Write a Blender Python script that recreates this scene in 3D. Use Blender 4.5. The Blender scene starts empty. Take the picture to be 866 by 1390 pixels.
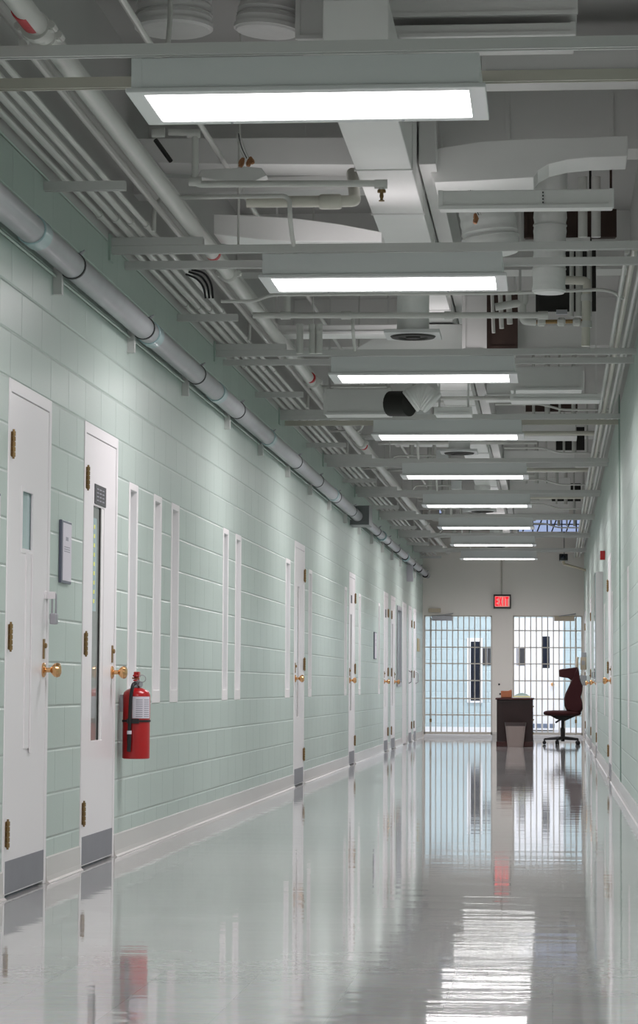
import bpy, bmesh, math, random
from mathutils import Vector, Matrix
random.seed(7)
C = bpy.context.scene.collection
SC = bpy.context.scene
# ------------------------------------------------------------------ camera
F, CX, CY, ROLL, H = 3500., 433., 650., 0.0055, 0.9
YAW, PITCH = 0.09027701, 0.08012979
_f = Vector((-math.sin(YAW)*math.cos(PITCH), math.cos(YAW)*math.cos(PITCH), math.sin(PITCH)))
_r = Vector((math.cos(YAW), math.sin(YAW), 0)); _u = _r.cross(_f)
_r2 = _r*math.cos(ROLL)+_u*math.sin(ROLL); _u2 = -_r*math.sin(ROLL)+_u*math.cos(ROLL)
cam = bpy.data.objects.new('camera', bpy.data.cameras.new('camera')); C.objects.link(cam)
m = Matrix((_r2, _u2, -_f)).transposed().to_4x4(); m.translation = (0, 0, H)
cam.matrix_world = m
cam.data.sensor_width = 36; cam.data.lens = F*36/1390; cam.data.shift_y = -45/1390
cam.data.clip_end = 200
SC.camera = cam
def at(x, y, Y):                 # point of the place at distance Y seen at photo pixel x, y
    d = _f*F+_r2*(x-CX)-_u2*(y-CY); t = Y/d.y
    return Vector((t*d.x, Y, H+t*d.z))
SC.view_settings.view_transform = 'Standard'; SC.view_settings.look = 'None'
SC.view_settings.gamma = 1; SC.view_settings.use_curve_mapping = False
SC.view_settings.exposure = 0.36

# ------------------------------------------------------------------ materials
def s2l(c): return tuple((x/12.92 if x <= .04045 else ((x+.055)/1.055)**2.4) for x in c)
def mat(name, col, rough=.5, metal=0, bump=0, bscale=60, var=0, vscale=3, emis=None, estr=0, coat=0, alpha=None, trans=0):
    m = bpy.data.materials.new(name); m.use_nodes = True; nt = m.node_tree; b = nt.nodes['Principled BSDF']
    b.inputs['Base Color'].default_value = (*col, 1); b.inputs['Roughness'].default_value = rough
    b.inputs['Metallic'].default_value = metal; b.inputs['Coat Weight'].default_value = coat
    if trans: b.inputs['Transmission Weight'].default_value = trans
    tc = nt.nodes.new('ShaderNodeTexCoord')
    if var:
        n = nt.nodes.new('ShaderNodeTexNoise'); n.inputs['Scale'].default_value = vscale; n.inputs['Detail'].default_value = 5
        nt.links.new(tc.outputs['Object'], n.inputs['Vector'])
        mx = nt.nodes.new('ShaderNodeMix'); mx.data_type = 'RGBA'
        mx.inputs[6].default_value = (*[c*(1-var) for c in col], 1); mx.inputs[7].default_value = (*[min(1, c*(1+var)) for c in col], 1)
        nt.links.new(n.outputs['Fac'], mx.inputs[0]); nt.links.new(mx.outputs[2], b.inputs['Base Color'])
    if bump:
        n = nt.nodes.new('ShaderNodeTexNoise'); n.inputs['Scale'].default_value = bscale
        nt.links.new(tc.outputs['Object'], n.inputs['Vector'])
        bp = nt.nodes.new('ShaderNodeBump'); bp.inputs['Strength'].default_value = bump; bp.inputs['Distance'].default_value = .004
        nt.links.new(n.outputs['Fac'], bp.inputs['Height']); nt.links.new(bp.outputs['Normal'], b.inputs['Normal'])
    if emis: b.inputs['Emission Color'].default_value = (*emis, 1); b.inputs['Emission Strength'].default_value = estr
    return m
def block_mat(name, col, u_axis, u_off, width=.444, rough=.33, tint=None):
    m = mat(name, col, rough); nt = m.node_tree; b = nt.nodes['Principled BSDF']; L = nt.links
    tc = [n for n in nt.nodes if n.type == 'TEX_COORD'][0]
    sp = nt.nodes.new('ShaderNodeSeparateXYZ'); L.new(tc.outputs['Object'], sp.inputs[0])
    ad = nt.nodes.new('ShaderNodeMath'); ad.operation = 'ADD'; ad.inputs[1].default_value = u_off
    L.new(sp.outputs[u_axis], ad.inputs[0])
    cb = nt.nodes.new('ShaderNodeCombineXYZ'); L.new(ad.outputs[0], cb.inputs[0]); L.new(sp.outputs[2], cb.inputs[1])
    def brick(mortar, smooth):
        br = nt.nodes.new('ShaderNodeTexBrick'); br.offset = .5; br.inputs['Scale'].default_value = 1
        br.inputs['Brick Width'].default_value = width; br.inputs['Row Height'].default_value = .2
        br.inputs['Mortar Size'].default_value = mortar; br.inputs['Mortar Smooth'].default_value = smooth
        br.inputs['Color1'].default_value = (*[c*.97 for c in col], 1); br.inputs['Color2'].default_value = (*[min(1, c*1.03) for c in col], 1)
        br.inputs['Mortar'].default_value = (*[c*.92 for c in col], 1)
        L.new(cb.outputs[0], br.inputs['Vector']); return br
    br = brick(.004, .3); L.new(br.outputs['Color'], b.inputs['Base Color'])
    br2 = brick(.009, .9)
    inv = nt.nodes.new('ShaderNodeMath'); inv.operation = 'SUBTRACT'; inv.inputs[0].default_value = 1; L.new(br2.outputs['Fac'], inv.inputs[1])
    b1 = nt.nodes.new('ShaderNodeBump'); b1.inputs['Strength'].default_value = .75; b1.inputs['Distance'].default_value = .005
    L.new(inv.outputs[0], b1.inputs['Height'])
    n = nt.nodes.new('ShaderNodeTexNoise'); n.inputs['Scale'].default_value = 110; n.inputs['Detail'].default_value = 2; L.new(tc.outputs['Object'], n.inputs['Vector'])
    b2 = nt.nodes.new('ShaderNodeBump'); b2.inputs['Strength'].default_value = .35; b2.inputs['Distance'].default_value = .002
    L.new(n.outputs['Fac'], b2.inputs['Height']); L.new(b1.outputs['Normal'], b2.inputs['Normal']); L.new(b2.outputs['Normal'], b.inputs['Normal'])
    return m
GREEN = (.485, .585, .535)
M = {}
M['wall_y'] = block_mat('green_block_paint', GREEN, 1, -11.63+.444*30)
M['back_wall'] = block_mat('pale_blue_block_paint', (.50, .62, .65), 0, 0, .4)
M['end_wall'] = mat('cream_wall_paint', (.88, .84, .79), .5, bump=.15, bscale=80, var=.03, vscale=.6)
M['green'] = mat('green_gloss_paint', GREEN, .35, bump=.1)
M['joint'] = mat('shaded_groove_green', (.20, .30, .25), .5)  # shade of the wall groove, put into a darker green
M['white'] = mat('white_gloss_paint', (.86, .84, .85), .3, bump=.05, bscale=20)
M['jamb'] = mat('white_jamb_paint', (.86, .84, .84), .4)
M['steel'] = mat('brushed_steel', (.42, .42, .45), .38, .6, bump=.1, bscale=30, var=.08, vscale=8)
M['kick'] = mat('grey_kick_plate', (.25, .25, .28), .42, .3, var=.1, vscale=9)
M['brass'] = mat('polished_brass', (.70, .42, .20), .22, .9)
M['old_brass'] = mat('tarnished_brass', (.30, .20, .09), .4, .7, var=.4, vscale=60)
M['dark'] = mat('black_shadow_gap', (.02, .018, .016), .6)
M['glass'] = mat('dark_reflective_glass', (.30, .33, .31), .04)
M['pane'] = mat('pale_teal_glass', (.42, .56, .56), .06)
M['vgrey'] = mat('grey_label_plate', (.045, .045, .05), .4)
M['base'] = mat('beige_cove_base', (.62, .60, .575), .22, var=.03, vscale=2)
M['rail'] = mat('grey_painted_strut', (.66, .66, .645), .42, bump=.1, bscale=40, var=.05, vscale=4)
M['rail2'] = mat('tan_grey_painted_strut', (.54, .52, .45), .42, bump=.1, bscale=40)
M['housing'] = mat('light_grey_fixture_enamel', (.78, .80, .80), .35, var=.02, vscale=3)
M['frame'] = mat('white_lens_frame', (.72, .73, .73), .3)
M['lens'] = mat('lit_acrylic_lens', (.9, .9, .9), .5, emis=(1, .985, .97), estr=5.0)
M['duct'] = mat('white_painted_duct', (.90, .90, .885), .38, bump=.25, bscale=7, var=.07, vscale=2.5)
M['duct2'] = mat('grey_painted_duct', (.78, .78, .765), .45, bump=.2, bscale=7, var=.06, vscale=2.5)
M['deck'] = mat('grey_ceiling_paint', (.55, .55, .535), .7, bump=.1, bscale=30, var=.06, vscale=1.5)
M['beam'] = mat('grey_beam_paint', (.84, .84, .82), .6, bump=.1, bscale=30, var=.05, vscale=1.5)
M['wrap'] = mat('wrapped_white_duct_insulation', (.92, .92, .90), .45, bump=1, bscale=14, var=.1, vscale=6)
M['pipe'] = mat('grey_white_painted_pipe', (.66, .66, .63), .33, var=.06, vscale=5)
M['pipe_tan'] = mat('cream_plastic_pipe', (.70, .68, .60), .35, var=.05, vscale=5)
M['tube'] = mat('clear_grey_plastic_tube', (.36, .37, .39), .34, var=.15, vscale=6, coat=.1)
M['teal'] = mat('teal_coupling', (.33, .48, .50), .3, coat=.4)
M['red'] = mat('red_enamel', (.40, .006, .008), .3, coat=.15)
M['redlabel'] = mat('red_printed_band', (.55, .05, .06), .5, var=.3, vscale=40)
M['black'] = mat('black_rubber', (.012, .012, .013), .5)
M['brown'] = mat('brown_wire_nut', (.35, .16, .07), .6, var=.3, vscale=60)
M['paper'] = mat('white_paper', (.70, .68, .74), .5)
M['ink'] = mat('grey_print', (.35, .35, .40), .6)
M['blueplastic'] = mat('dark_blue_plastic_edge', (.12, .13, .18), .35)
M['maroon'] = mat('dark_maroon_fabric', (.040, .003, .005), .85, bump=.4, bscale=200)
M['mahog'] = mat('dark_mahogany_wood', (.018, .005, .005), .3, var=.3, vscale=6)
M['mahog2'] = mat('mahogany_moulding', (.05, .014, .013), .25)
M['bin'] = mat('taupe_plastic', (.33, .27, .25), .45)
M['bag'] = mat('dark_bin_liner', (.07, .05, .05), .3)
M['orange'] = mat('orange_brown_box', (.36, .12, .05), .6, var=.2, vscale=30)
M['yellow'] = mat('yellow_paper', (.72, .74, .15), .5)
M['bars'] = mat('cream_painted_bars', (.62, .58, .52), .4)
M['beige'] = mat('beige_plastic', (.55, .47, .36), .4)
M['tan'] = mat('tan_plate', (.48, .40, .22), .4)
M['navy'] = mat('dark_navy_glass', (.012, .016, .03), .05)
M['blvent'] = mat('blue_grey_louvre', (.16, .20, .28), .5)
M['whitedoor'] = mat('bright_white_paint', (.85, .86, .88), .35)
M['sky'] = mat('daylit_window_pane', (.3, .36, .5), .1, emis=(.45, .55, .85), estr=.55)
M['exitface'] = mat('lit_sign_face', (.8, .5, .45), .4, emis=(1, .42, .36), estr=.2)
M['exitred'] = mat('lit_red_letters', (.6, .01, .02), .4, emis=(1, .0, .02), estr=1.0)
M['caseblk'] = mat('black_sign_case', (.02, .018, .018), .4)
# floor
def floor_mat():
    m = mat('polished_vinyl_tile', (.44, .46, .445), .04); nt = m.node_tree; b = nt.nodes['Principled BSDF']; L = nt.links
    tc = [n for n in nt.nodes if n.type == 'TEX_COORD'][0]
    br = nt.nodes.new('ShaderNodeTexBrick'); br.offset = 0; br.inputs['Scale'].default_value = 1
    br.inputs['Brick Width'].default_value = .3048; br.inputs['Row Height'].default_value = .34
    br.inputs['Mortar Size'].default_value = .0012; br.inputs['Mortar Smooth'].default_value = .1
    br.inputs['Color1'].default_value = (.44, .445, .44, 1); br.inputs['Color2'].default_value = (.50, .505, .498, 1); br.inputs['Mortar'].default_value = (.40, .42, .41, 1)
    L.new(tc.outputs['Object'], br.inputs['Vector'])
    n = nt.nodes.new('ShaderNodeTexNoise'); n.inputs['Scale'].default_value = 30; n.inputs['Detail'].default_value = 6; L.new(tc.outputs['Object'], n.inputs['Vector'])
    mx = nt.nodes.new('ShaderNodeMix'); mx.data_type = 'RGBA'; mx.blend_type = 'MULTIPLY'; mx.inputs[0].default_value = .25
    L.new(br.outputs['Color'], mx.inputs[6]); L.new(n.outputs['Color'], mx.inputs[7]); L.new(mx.outputs[2], b.inputs['Base Color'])
    # gentle unevenness of the waxed tiles
    mp = nt.nodes.new('ShaderNodeMapping'); mp.inputs['Scale'].default_value = (.5, 2.0, 1); L.new(tc.outputs['Object'], mp.inputs['Vector'])
    n2 = nt.nodes.new('ShaderNodeTexNoise'); n2.inputs['Scale'].default_value = 2.2; n2.inputs['Detail'].default_value = 2.0; L.new(mp.outputs[0], n2.inputs['Vector'])
    bp = nt.nodes.new('ShaderNodeBump'); bp.inputs['Strength'].default_value = 1.0; bp.inputs['Distance'].default_value = .0012
    L.new(n2.outputs['Fac'], bp.inputs['Height'])
    n3 = nt.nodes.new('ShaderNodeTexNoise'); n3.inputs['Scale'].default_value = 45; n3.inputs['Detail'].default_value = 2; L.new(tc.outputs['Object'], n3.inputs['Vector'])
    bp2 = nt.nodes.new('ShaderNodeBump'); bp2.inputs['Strength'].default_value = .5; bp2.inputs['Distance'].default_value = .00015
    L.new(n3.outputs['Fac'], bp2.inputs['Height']); L.new(bp.outputs['Normal'], bp2.inputs['Normal']); L.new(bp2.outputs['Normal'], b.inputs['Normal'])
    b.inputs['IOR'].default_value = 1.5
    return m
M['floor'] = floor_mat()
M['boxdark'] = mat('dark_grey_box_shade', (.16, .17, .175), .4)  # shadow on the box front, put into its base colour
M['dkbrown'] = mat('dark_brown_panel', (.06, .035, .028), .8, var=.3, vscale=8)
M['pfloor'] = mat('lit_pale_passage_floor', (.80, .80, .82), .15, var=.02, vscale=3)  # strong light on the passage floor, put into a white base colour

# ------------------------------------------------------------------ mesh helpers
def obj(name, bm, mt, parent=None, smooth=False, bevel=0):
    me = bpy.data.meshes.new(name)
    bmesh.ops.recalc_face_normals(bm, faces=bm.faces[:])
    bm.to_mesh(me); bm.free()
    mt = mt if isinstance(mt, (list, tuple)) else [mt]
    for k in mt: me.materials.append(M[k])
    o = bpy.data.objects.new(name, me); C.objects.link(o)
    if smooth:
        for p in me.polygons: p.use_smooth = True
        me.set_sharp_from_angle(angle=math.radians(35))
    if bevel:
        b = o.modifiers.new('bevel', 'BEVEL'); b.width = bevel; b.segments = 2; b.limit_method = 'ANGLE'
    if parent is not None:
        o.parent = parent; o.matrix_parent_inverse = Matrix.Translation(-parent.location)
    return o
def tag(o, label, cat, group=None, kind=None):
    o['label'] = label; o['category'] = cat
    if group: o['group'] = group
    if kind: o['kind'] = kind
    return o
def thing(name, label, cat, loc, group=None, kind=None):
    o = bpy.data.objects.new(name, None); C.objects.link(o); o.location = loc; o.empty_display_size = .05
    return tag(o, label, cat, group, kind)
def box(bm, x0, x1, y0, y1, z0, z1, mi=0):
    v = [bm.verts.new(p) for p in [(x0,y0,z0),(x1,y0,z0),(x1,y1,z0),(x0,y1,z0),(x0,y0,z1),(x1,y0,z1),(x1,y1,z1),(x0,y1,z1)]]
    for f in [(0,3,2,1),(4,5,6,7),(0,1,5,4),(1,2,6,5),(2,3,7,6),(3,0,4,7)]:
        bm.faces.new([v[i] for i in f]).material_index = mi
    return bm
def B(*a): return box(bmesh.new(), *a)
def prism(bm, pts, y0, y1):             # outline in X,Z extruded along Y
    a = [bm.verts.new((x, y0, z)) for x, z in pts]; b = [bm.verts.new((x, y1, z)) for x, z in pts]; n = len(pts)
    bm.faces.new(a); bm.faces.new(b[::-1])
    for i in range(n): bm.faces.new((a[i], b[i], b[(i+1) % n], a[(i+1) % n]))
    return bm
def slab(bm, axis, u0, u1, v0, v1, t0, t1, holes=()):
    """wall-like slab; axis 'x': u=Y v=Z t=X, axis 'y': u=X v=Z t=Y, 'z': u=X v=Y t=Z ; holes (u0,u1,v0,v1)"""
    P = {'x': lambda u, v, t: (t, u, v), 'y': lambda u, v, t: (u, t, v), 'z': lambda u, v, t: (u, v, t)}[axis]
    us = sorted({u0, u1, *[h[i] for h in holes for i in (0, 1)]}); vs = sorted({v0, v1, *[h[i] for h in holes for i in (2, 3)]})
    us = [u for u in us if u0 <= u <= u1]; vs = [v for v in vs if v0 <= v <= v1]
    cache = {}
    def V(i, j, k):
        if (i, j, k) not in cache: cache[(i, j, k)] = bm.verts.new(P(us[i], vs[j], (t0, t1)[k]))
        return cache[(i, j, k)]
    def solid(i, j):
        if i < 0 or j < 0 or i >= len(us)-1 or j >= len(vs)-1: return False
        cu, cv = (us[i]+us[i+1])/2, (vs[j]+vs[j+1])/2
        return not any(h[0] < cu < h[1] and h[2] < cv < h[3] for h in holes)
    for i in range(len(us)-1):
        for j in range(len(vs)-1):
            if not solid(i, j): continue
            for k in (0, 1): bm.faces.new((V(i,j,k), V(i+1,j,k), V(i+1,j+1,k), V(i,j+1,k)))
            if not solid(i-1, j): bm.faces.new((V(i,j,0), V(i,j+1,0), V(i,j+1,1), V(i,j,1)))
            if not solid(i+1, j): bm.faces.new((V(i+1,j,0), V(i+1,j+1,0), V(i+1,j+1,1), V(i+1,j,1)))
            if not solid(i, j-1): bm.faces.new((V(i,j,0), V(i+1,j,0), V(i+1,j,1), V(i,j,1)))
            if not solid(i, j+1): bm.faces.new((V(i,j+1,0), V(i+1,j+1,0), V(i+1,j+1,1), V(i,j+1,1)))
    return bm
def fillet(pts, rad, seg=6):
    pts = [Vector(p) for p in pts]
    if len(pts) < 3 or rad <= 0: return pts
    out = [pts[0]]
    for i in range(1, len(pts)-1):
        a = (pts[i-1]-pts[i]); b = (pts[i+1]-pts[i]); r = min(rad, a.length*.49, b.length*.49)
        p0 = pts[i]+a.normalized()*r; p1 = pts[i]+b.normalized()*r
        for k in range(seg+1):
            t = k/seg; out.append(p0*(1-t)**2+pts[i]*2*t*(1-t)+p1*t*t)
    out.append(pts[-1]); return out
def tube(bm, pts, r, seg=12, bend=0, radii=None, cap=True):
    pts = fillet(pts, bend); n = len(pts); rings = []; prev = None
    for i, p in enumerate(pts):
        d = ((pts[min(i+1, n-1)]-p).normalized()+(p-pts[max(i-1, 0)]).normalized()).normalized()
        if prev is None:
            prev = Vector((0, 0, 1)) if abs(d.z) < .9 else Vector((1, 0, 0))
        a = (prev-d*prev.dot(d)).normalized(); prev = a; b = d.cross(a)
        rr = radii[i] if radii else r
        rings.append([bm.verts.new(p+a*rr*math.cos(2*math.pi*k/seg)+b*rr*math.sin(2*math.pi*k/seg)) for k in range(seg)])
    for i in range(n-1):
        for k in range(seg): bm.faces.new((rings[i][k], rings[i][(k+1) % seg], rings[i+1][(k+1) % seg], rings[i+1][k]))
    if cap: bm.faces.new(rings[0]); bm.faces.new(rings[-1][::-1])
    return bm
def T(pts, r, bend=0, seg=12): return tube(bmesh.new(), pts, r, seg, bend)
def lathe(bm, c, axis, prof, seg=20):    # prof: list of (distance along axis, radius)
    c = Vector(c); axis = Vector(axis).normalized()
    pts = [c+axis*d for d, r in prof]
    a = Vector((0, 0, 1)) if abs(axis.z) < .9 else Vector((1, 0, 0)); a = (a-axis*a.dot(axis)).normalized(); b = axis.cross(a)
    rings = [[bm.verts.new(p+a*max(r, 1e-4)*math.cos(2*math.pi*k/seg)+b*max(r, 1e-4)*math.sin(2*math.pi*k/seg)) for k in range(seg)] for p, (d, r) in zip(pts, prof)]
    for i in range(len(rings)-1):
        for k in range(seg): bm.faces.new((rings[i][k], rings[i][(k+1) % seg], rings[i+1][(k+1) % seg], rings[i+1][k]))
    bm.faces.new(rings[0]); bm.faces.new(rings[-1][::-1]); return bm
def LA(c, axis, prof, seg=20): return lathe(bmesh.new(), c, axis, prof, seg)
ORD = ['nearest', 'second', 'third', 'fourth', 'fifth', 'sixth', 'seventh', 'eighth', 'ninth', 'tenth', 'eleventh', 'twelfth']

# ------------------------------------------------------------------ shell
XL, XR, YE, YN, ZD = -2.295, .57, 46.0, -4.0, 4.35
lw_doors = [(10.72, 11.65), (12.5, 13.48), (22.96, 23.9), (29.2, 30.1), (35.3, 36.2), (36.85, 37.85), (39.75, 40.8), (41.4, 42.3), (42.9, 43.7)]
lw_slits = [(13.87, 14.16), (14.75, 15.04), (15.45, 15.76), (17.92, 18.21), (18.64, 18.96), (22.2, 22.58), (24.32, 24.64), (28.58, 28.88), (30.7, 31.0), (34.2, 34.5)]
rw_doors = [(24.95, 26.15), (32.9, 33.95), (37.6, 38.6), (43.9, 44.9)]
rw_slits = [(19.3, 19.6), (24.4, 24.65), (28.05, 28.35)]
holes = [(a, b, -.01, 2.2) for a, b in lw_doors]+[(a, b, .8, 2.0) for a, b in lw_slits]+[(38.25, 39.3, .9, 2.1)]
tag(obj('wall_left', slab(bmesh.new(), 'x', YN, YE+.2, 0, 3.21, XL, XL-.2, holes), 'wall_y'), 'pale green painted block wall on the left', 'wall', kind='structure')
holes = [(a, b, -.01, 2.2) for a, b in rw_doors]+[(a, b, .6, 1.8) for a, b in rw_slits]
tag(obj('wall_right', slab(bmesh.new(), 'x', YN, YE+.2, 0, 3.25, XR, XR+.2, holes), 'wall_y'), 'pale green painted block wall on the right', 'wall', kind='structure')
tag(obj('wall_left_upper', B(XL-.2, XL, YN, YE+.2, 3.21, ZD), 'deck'), 'grey painted strip of the left wall above the conduits', 'wall', kind='structure')
tag(obj('wall_right_upper', B(XR, XR+.2, YN, YE+.2, 3.25, ZD), 'deck'), 'grey painted strip of the right wall above the conduits', 'wall', kind='structure')
gates = [(-2.27, -1.06), (-.69, .54)]
tag(obj('wall_end', slab(bmesh.new(), 'y', XL, XR, 0, ZD, YE, YE+.15, [(a, b, -.01, 2.165) for a, b in gates]+[(-.66, .5, 3.66, 3.92), (-2.0, -1.62, 3.9, 4.06)]), 'end_wall'),
    'cream end wall with two barred openings and pillar between', 'wall', kind='structure')
tag(obj('wall_rear', B(XL, XR, YN-.2, YN, 0, ZD), 'end_wall'), 'plain wall closing the corridor behind the viewer', 'wall', kind='structure')
tag(obj('floor_passage', B(-7, 6, YE+.1, 50.2, -.1, 0), 'pfloor'), 'passage floor beyond the bars, strong light painted in as white', 'floor', kind='structure')
tag(obj('floor', B(-7, 6, YN, YE+.1, -.1, 0), 'floor'), 'shiny grey green vinyl tile corridor floor', 'floor', kind='structure')
tag(obj('ceiling', B(XL, XR, YN, YE, ZD, ZD+.1), 'deck'), 'grey painted ceiling deck above the pipes', 'ceiling', kind='structure')
# cross corridor beyond the bars
tag(obj('wall_back', B(-7, 6, 49.2, 49.4, 0, 3.2), 'back_wall'), 'pale blue block wall of the passage beyond the bars', 'wall', kind='structure')
tag(obj('ceiling_passage', B(-7, 6, YE+.15, 49.2, 3.05, 3.15), 'end_wall'), 'ceiling of the bright passage beyond the bars', 'ceiling', kind='structure')
for nm, x0, x1 in (('wall_passage_left', -7.1, -7), ('wall_passage_right', 6, 6.1)):
    tag(obj(nm, B(x0, x1, YE+.15, 49.2, 0, 3.1), 'back_wall'), 'end wall of the passage beyond the bars on the '+nm.split('_')[-1], 'wall', kind='structure')
for nm, x0, x1 in (('wall_passage_front_left', -7, XL-.2), ('wall_passage_front_right', XR+.2, 6)):
    tag(obj(nm, B(x0, x1, YE, YE+.15, 0, 3.1), 'back_wall'), 'corridor side wall of the bright passage on the '+nm.split('_')[-1], 'wall', kind='structure')
tag(obj('baseboard_passage', B(-7, 6, 49.17, 49.2, 0, .14), 'whitedoor'), 'white baseboard of the passage beyond the bars', 'baseboard', kind='structure')
# cove baseboards in the lengths between door frames
def cove(name, x, s, spans, label):
    bm = bmesh.new()
    prof = [(0, 0), (.024, 0), (.024, .003), (.014, .010), (.009, .03), (.006, .112), (.003, .118), (0, .118)]
    for a, b in spans: prism(bm, [(x+s*p, z) for p, z in prof], a, b)
    return tag(obj(name, bm, 'base'), label, 'baseboard', kind='structure')
def spans(doors, end):
    out = []; p = YN
    for a, b in doors: out.append((p, a)); p = b
    out.append((p, end)); return out
cove('baseboard_left', XL, 1, spans(lw_doors, YE), 'beige cove baseboard along the left wall')
cove('baseboard_right', XR, -1, spans(rw_doors, YE), 'beige cove baseboard along the right wall')
tag(obj('trim_1', slab(bmesh.new(), 'x', 21.62, 21.9, .12, 3.35, XR, XR-.006), 'joint'), 'vertical joint strip on the right wall, groove shade painted dark green', 'trim', kind='structure')  # flat strip, the groove's shadow is only its colour
tag(obj('baseboard_end', B(-1.06, -.69, YE-.012, YE, 0, .1), 'base'), 'beige baseboard on the pillar between the gates', 'baseboard', kind='structure')

# ------------------------------------------------------------------ slit windows
def slit(n, x, s, a, b, z0, z1, label):     # s=+1: corridor lies at larger X
    t = thing('window_%d' % n, label, 'window', (x, (a+b)/2, z0), kind='structure')
    c = .035
    obj('window_frame', slab(bmesh.new(), 'x', a-.004, b+.004, z0-.004, z1+.004, x-s*.14, x+s*.004, [(a+c, b-c, z0+.07, z1-c)]), 'jamb', t, bevel=.003)
    bm = bmesh.new(); box(bm, *sorted((x-s*.11, x-s*.10)), a+c, b-c, z0+.07, z1-c)
    obj('glass', bm, 'pane', t)
desc = ['beside the fire extinguisher', 'just past the fire extinguisher', 'third past the extinguisher', 'nearer of the middle pair', 'farther of the middle pair',
        'just before the first door with hinges at its far edge', 'just past the third door', 'just before the fourth door', 'just past the fourth door', 'before the paired doors']
for i, (a, b) in enumerate(lw_slits): slit(i+1, XL, 1, a, b, .8, 2.0, 'tall narrow white slit window on the left wall, '+desc[i])
desc = ['nearest the viewer', 'just before the nearest white door', 'under the red alarm']
for i, (a, b) in enumerate(rw_slits): slit(i+12, XR, -1, a, b, .6, 1.8, 'narrow white slit window on the right wall, '+desc[i])
# framed viewing window far left
t = thing('window_11', 'larger steel framed window on the left wall between far doors', 'window', (XL, 38.78, .9), kind='structure')
obj('window_frame', slab(bmesh.new(), 'x', 38.25, 39.3, .9, 2.1, XL-.12, XL+.02, [(38.31, 39.24, .96, 2.04)]), 'steel', t, bevel=.003)
obj('glass', B(XL-.03, XL-.02, 38.31, 39.24, .96, 2.04), 'pane', t)

# ------------------------------------------------------------------ doors
def knob(parent, x, s, y, z, plate=True):
    k = obj('door_knob', LA((x, y, z), (s, 0, 0), [(0, .008), (.012, .011), (.035, .011), (.042, .020), (.052, .030), (.064, .034), (.076, .030), (.082, .018), (.084, .002)]), 'brass', parent, True)
    obj('rose', LA((x, y, z), (s, 0, 0), [(0, .033), (.006, .034), (.011, .026), (.014, .014)]), 'brass', k, True)
    if plate:
        bm = bmesh.new(); box(bm, *sorted((x, x+s*.006)), y-.014, y+.014, z+.05, z+.14); lathe(bm, (x, y, z+.11), (s, 0, 0), [(0, .012), (.014, .012), (.017, .008)], 12)
        obj('lock_plate', bm, 'old_brass', parent, True)
def hinge(parent, x, s, y, z):
    bm = bmesh.new()
    box(bm, *sorted((x, x+s*.004)), y-.022, y+.022, z-.052, z+.052)
    for k in range(5): lathe(bm, (x+s*.011, y, z-.055+k*.0225), (0, 0, 1), [(0, .009), (.019, .009)], 10)
    lathe(bm, (x+s*.011, y, z-.063), (0, 0, 1), [(0, .005), (.126, .005)], 8)
    obj('hinge', bm, 'old_brass', parent, True)
def door(n, x, s, a, b, label, hinge_near=True, window=None, kick=True, handle='knob', leafmat='white', plate_label=None, hz=(.27, 1.1, 1.92), knobz=.965, glass='glass', framew=.045):
    t = thing('door_%d' % n, label, 'door', (x, (a+b)/2, 0), kind='structure')
    fr = bmesh.new(); slab(fr, 'x', a, b, 0, 2.2, x-s*.16, x+s*.005, [(a+framew, b-framew, -.01, 2.2-framew-.01)])
    obj('door_frame', fr, leafmat, t, bevel=.003)
    la, lb, lz = a+framew+.003, b-framew-.003, 2.2-framew-.013
    hs = [window] if window else []
    xf = x+s*.001
    obj('door_leaf', slab(bmesh.new(), 'x', la, lb, .012, lz, xf, xf-s*.045, hs), leafmat, t, bevel=.002)
    if window:
        bm = bmesh.new(); w = window; box(bm, *sorted((xf-s*.016, xf-s*.010)), w[0], w[1], w[2], w[3]); obj('glass_panel', bm, glass, t)
    bm = B(*sorted((x-s*.10, x-s*.05)), la-.003, lb+.003, 0, .011); obj('threshold', bm, 'dark', t)
    hy = la+.006 if hinge_near else lb-.006; ky = lb-.06 if hinge_near else la+.06
    for z in hz: hinge(t, x+s*.002, s, hy, z)
    if handle == 'knob': knob(t, xf, s, ky, knobz)
    elif handle == 'pull':
        bm = tube(bmesh.new(), [(xf, ky, .95), (xf+s*.045, ky, .97), (xf+s*.045, ky, 1.13), (xf, ky, 1.15)], .008, 10, .02); obj('pull_handle', bm, 'steel', t, True)
    if kick: obj('kick_plate', B(*sorted((xf, xf+s*.003)), la+.004, lb-.004, .02, .155), 'kick', t)
    if plate_label:
        y0, y1, z0, z1 = plate_label; p = obj('label_plate', B(*sorted((xf, xf+s*.004)), y0, y1, z0, z1), 'vgrey', t)
        bm = bmesh.new()
        for r in range(4):
            for q in range(3):
                yy = y0+(y1-y0)*(.16+.25*q); zz = z0+(z1-z0)*(.18+.19*r); box(bm, *sorted((xf+s*.004, xf+s*.0045)), yy, yy+(y1-y0)*.16, zz, zz+(z1-z0)*.06)
        obj('small_print', bm, 'ink', p)
    return t
d1 = door(1, XL, 1, 10.72, 11.65, 'nearest white door on the left wall with small square window', True, (11.02, 11.26, 1.48, 1.75), glass='pane')
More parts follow.
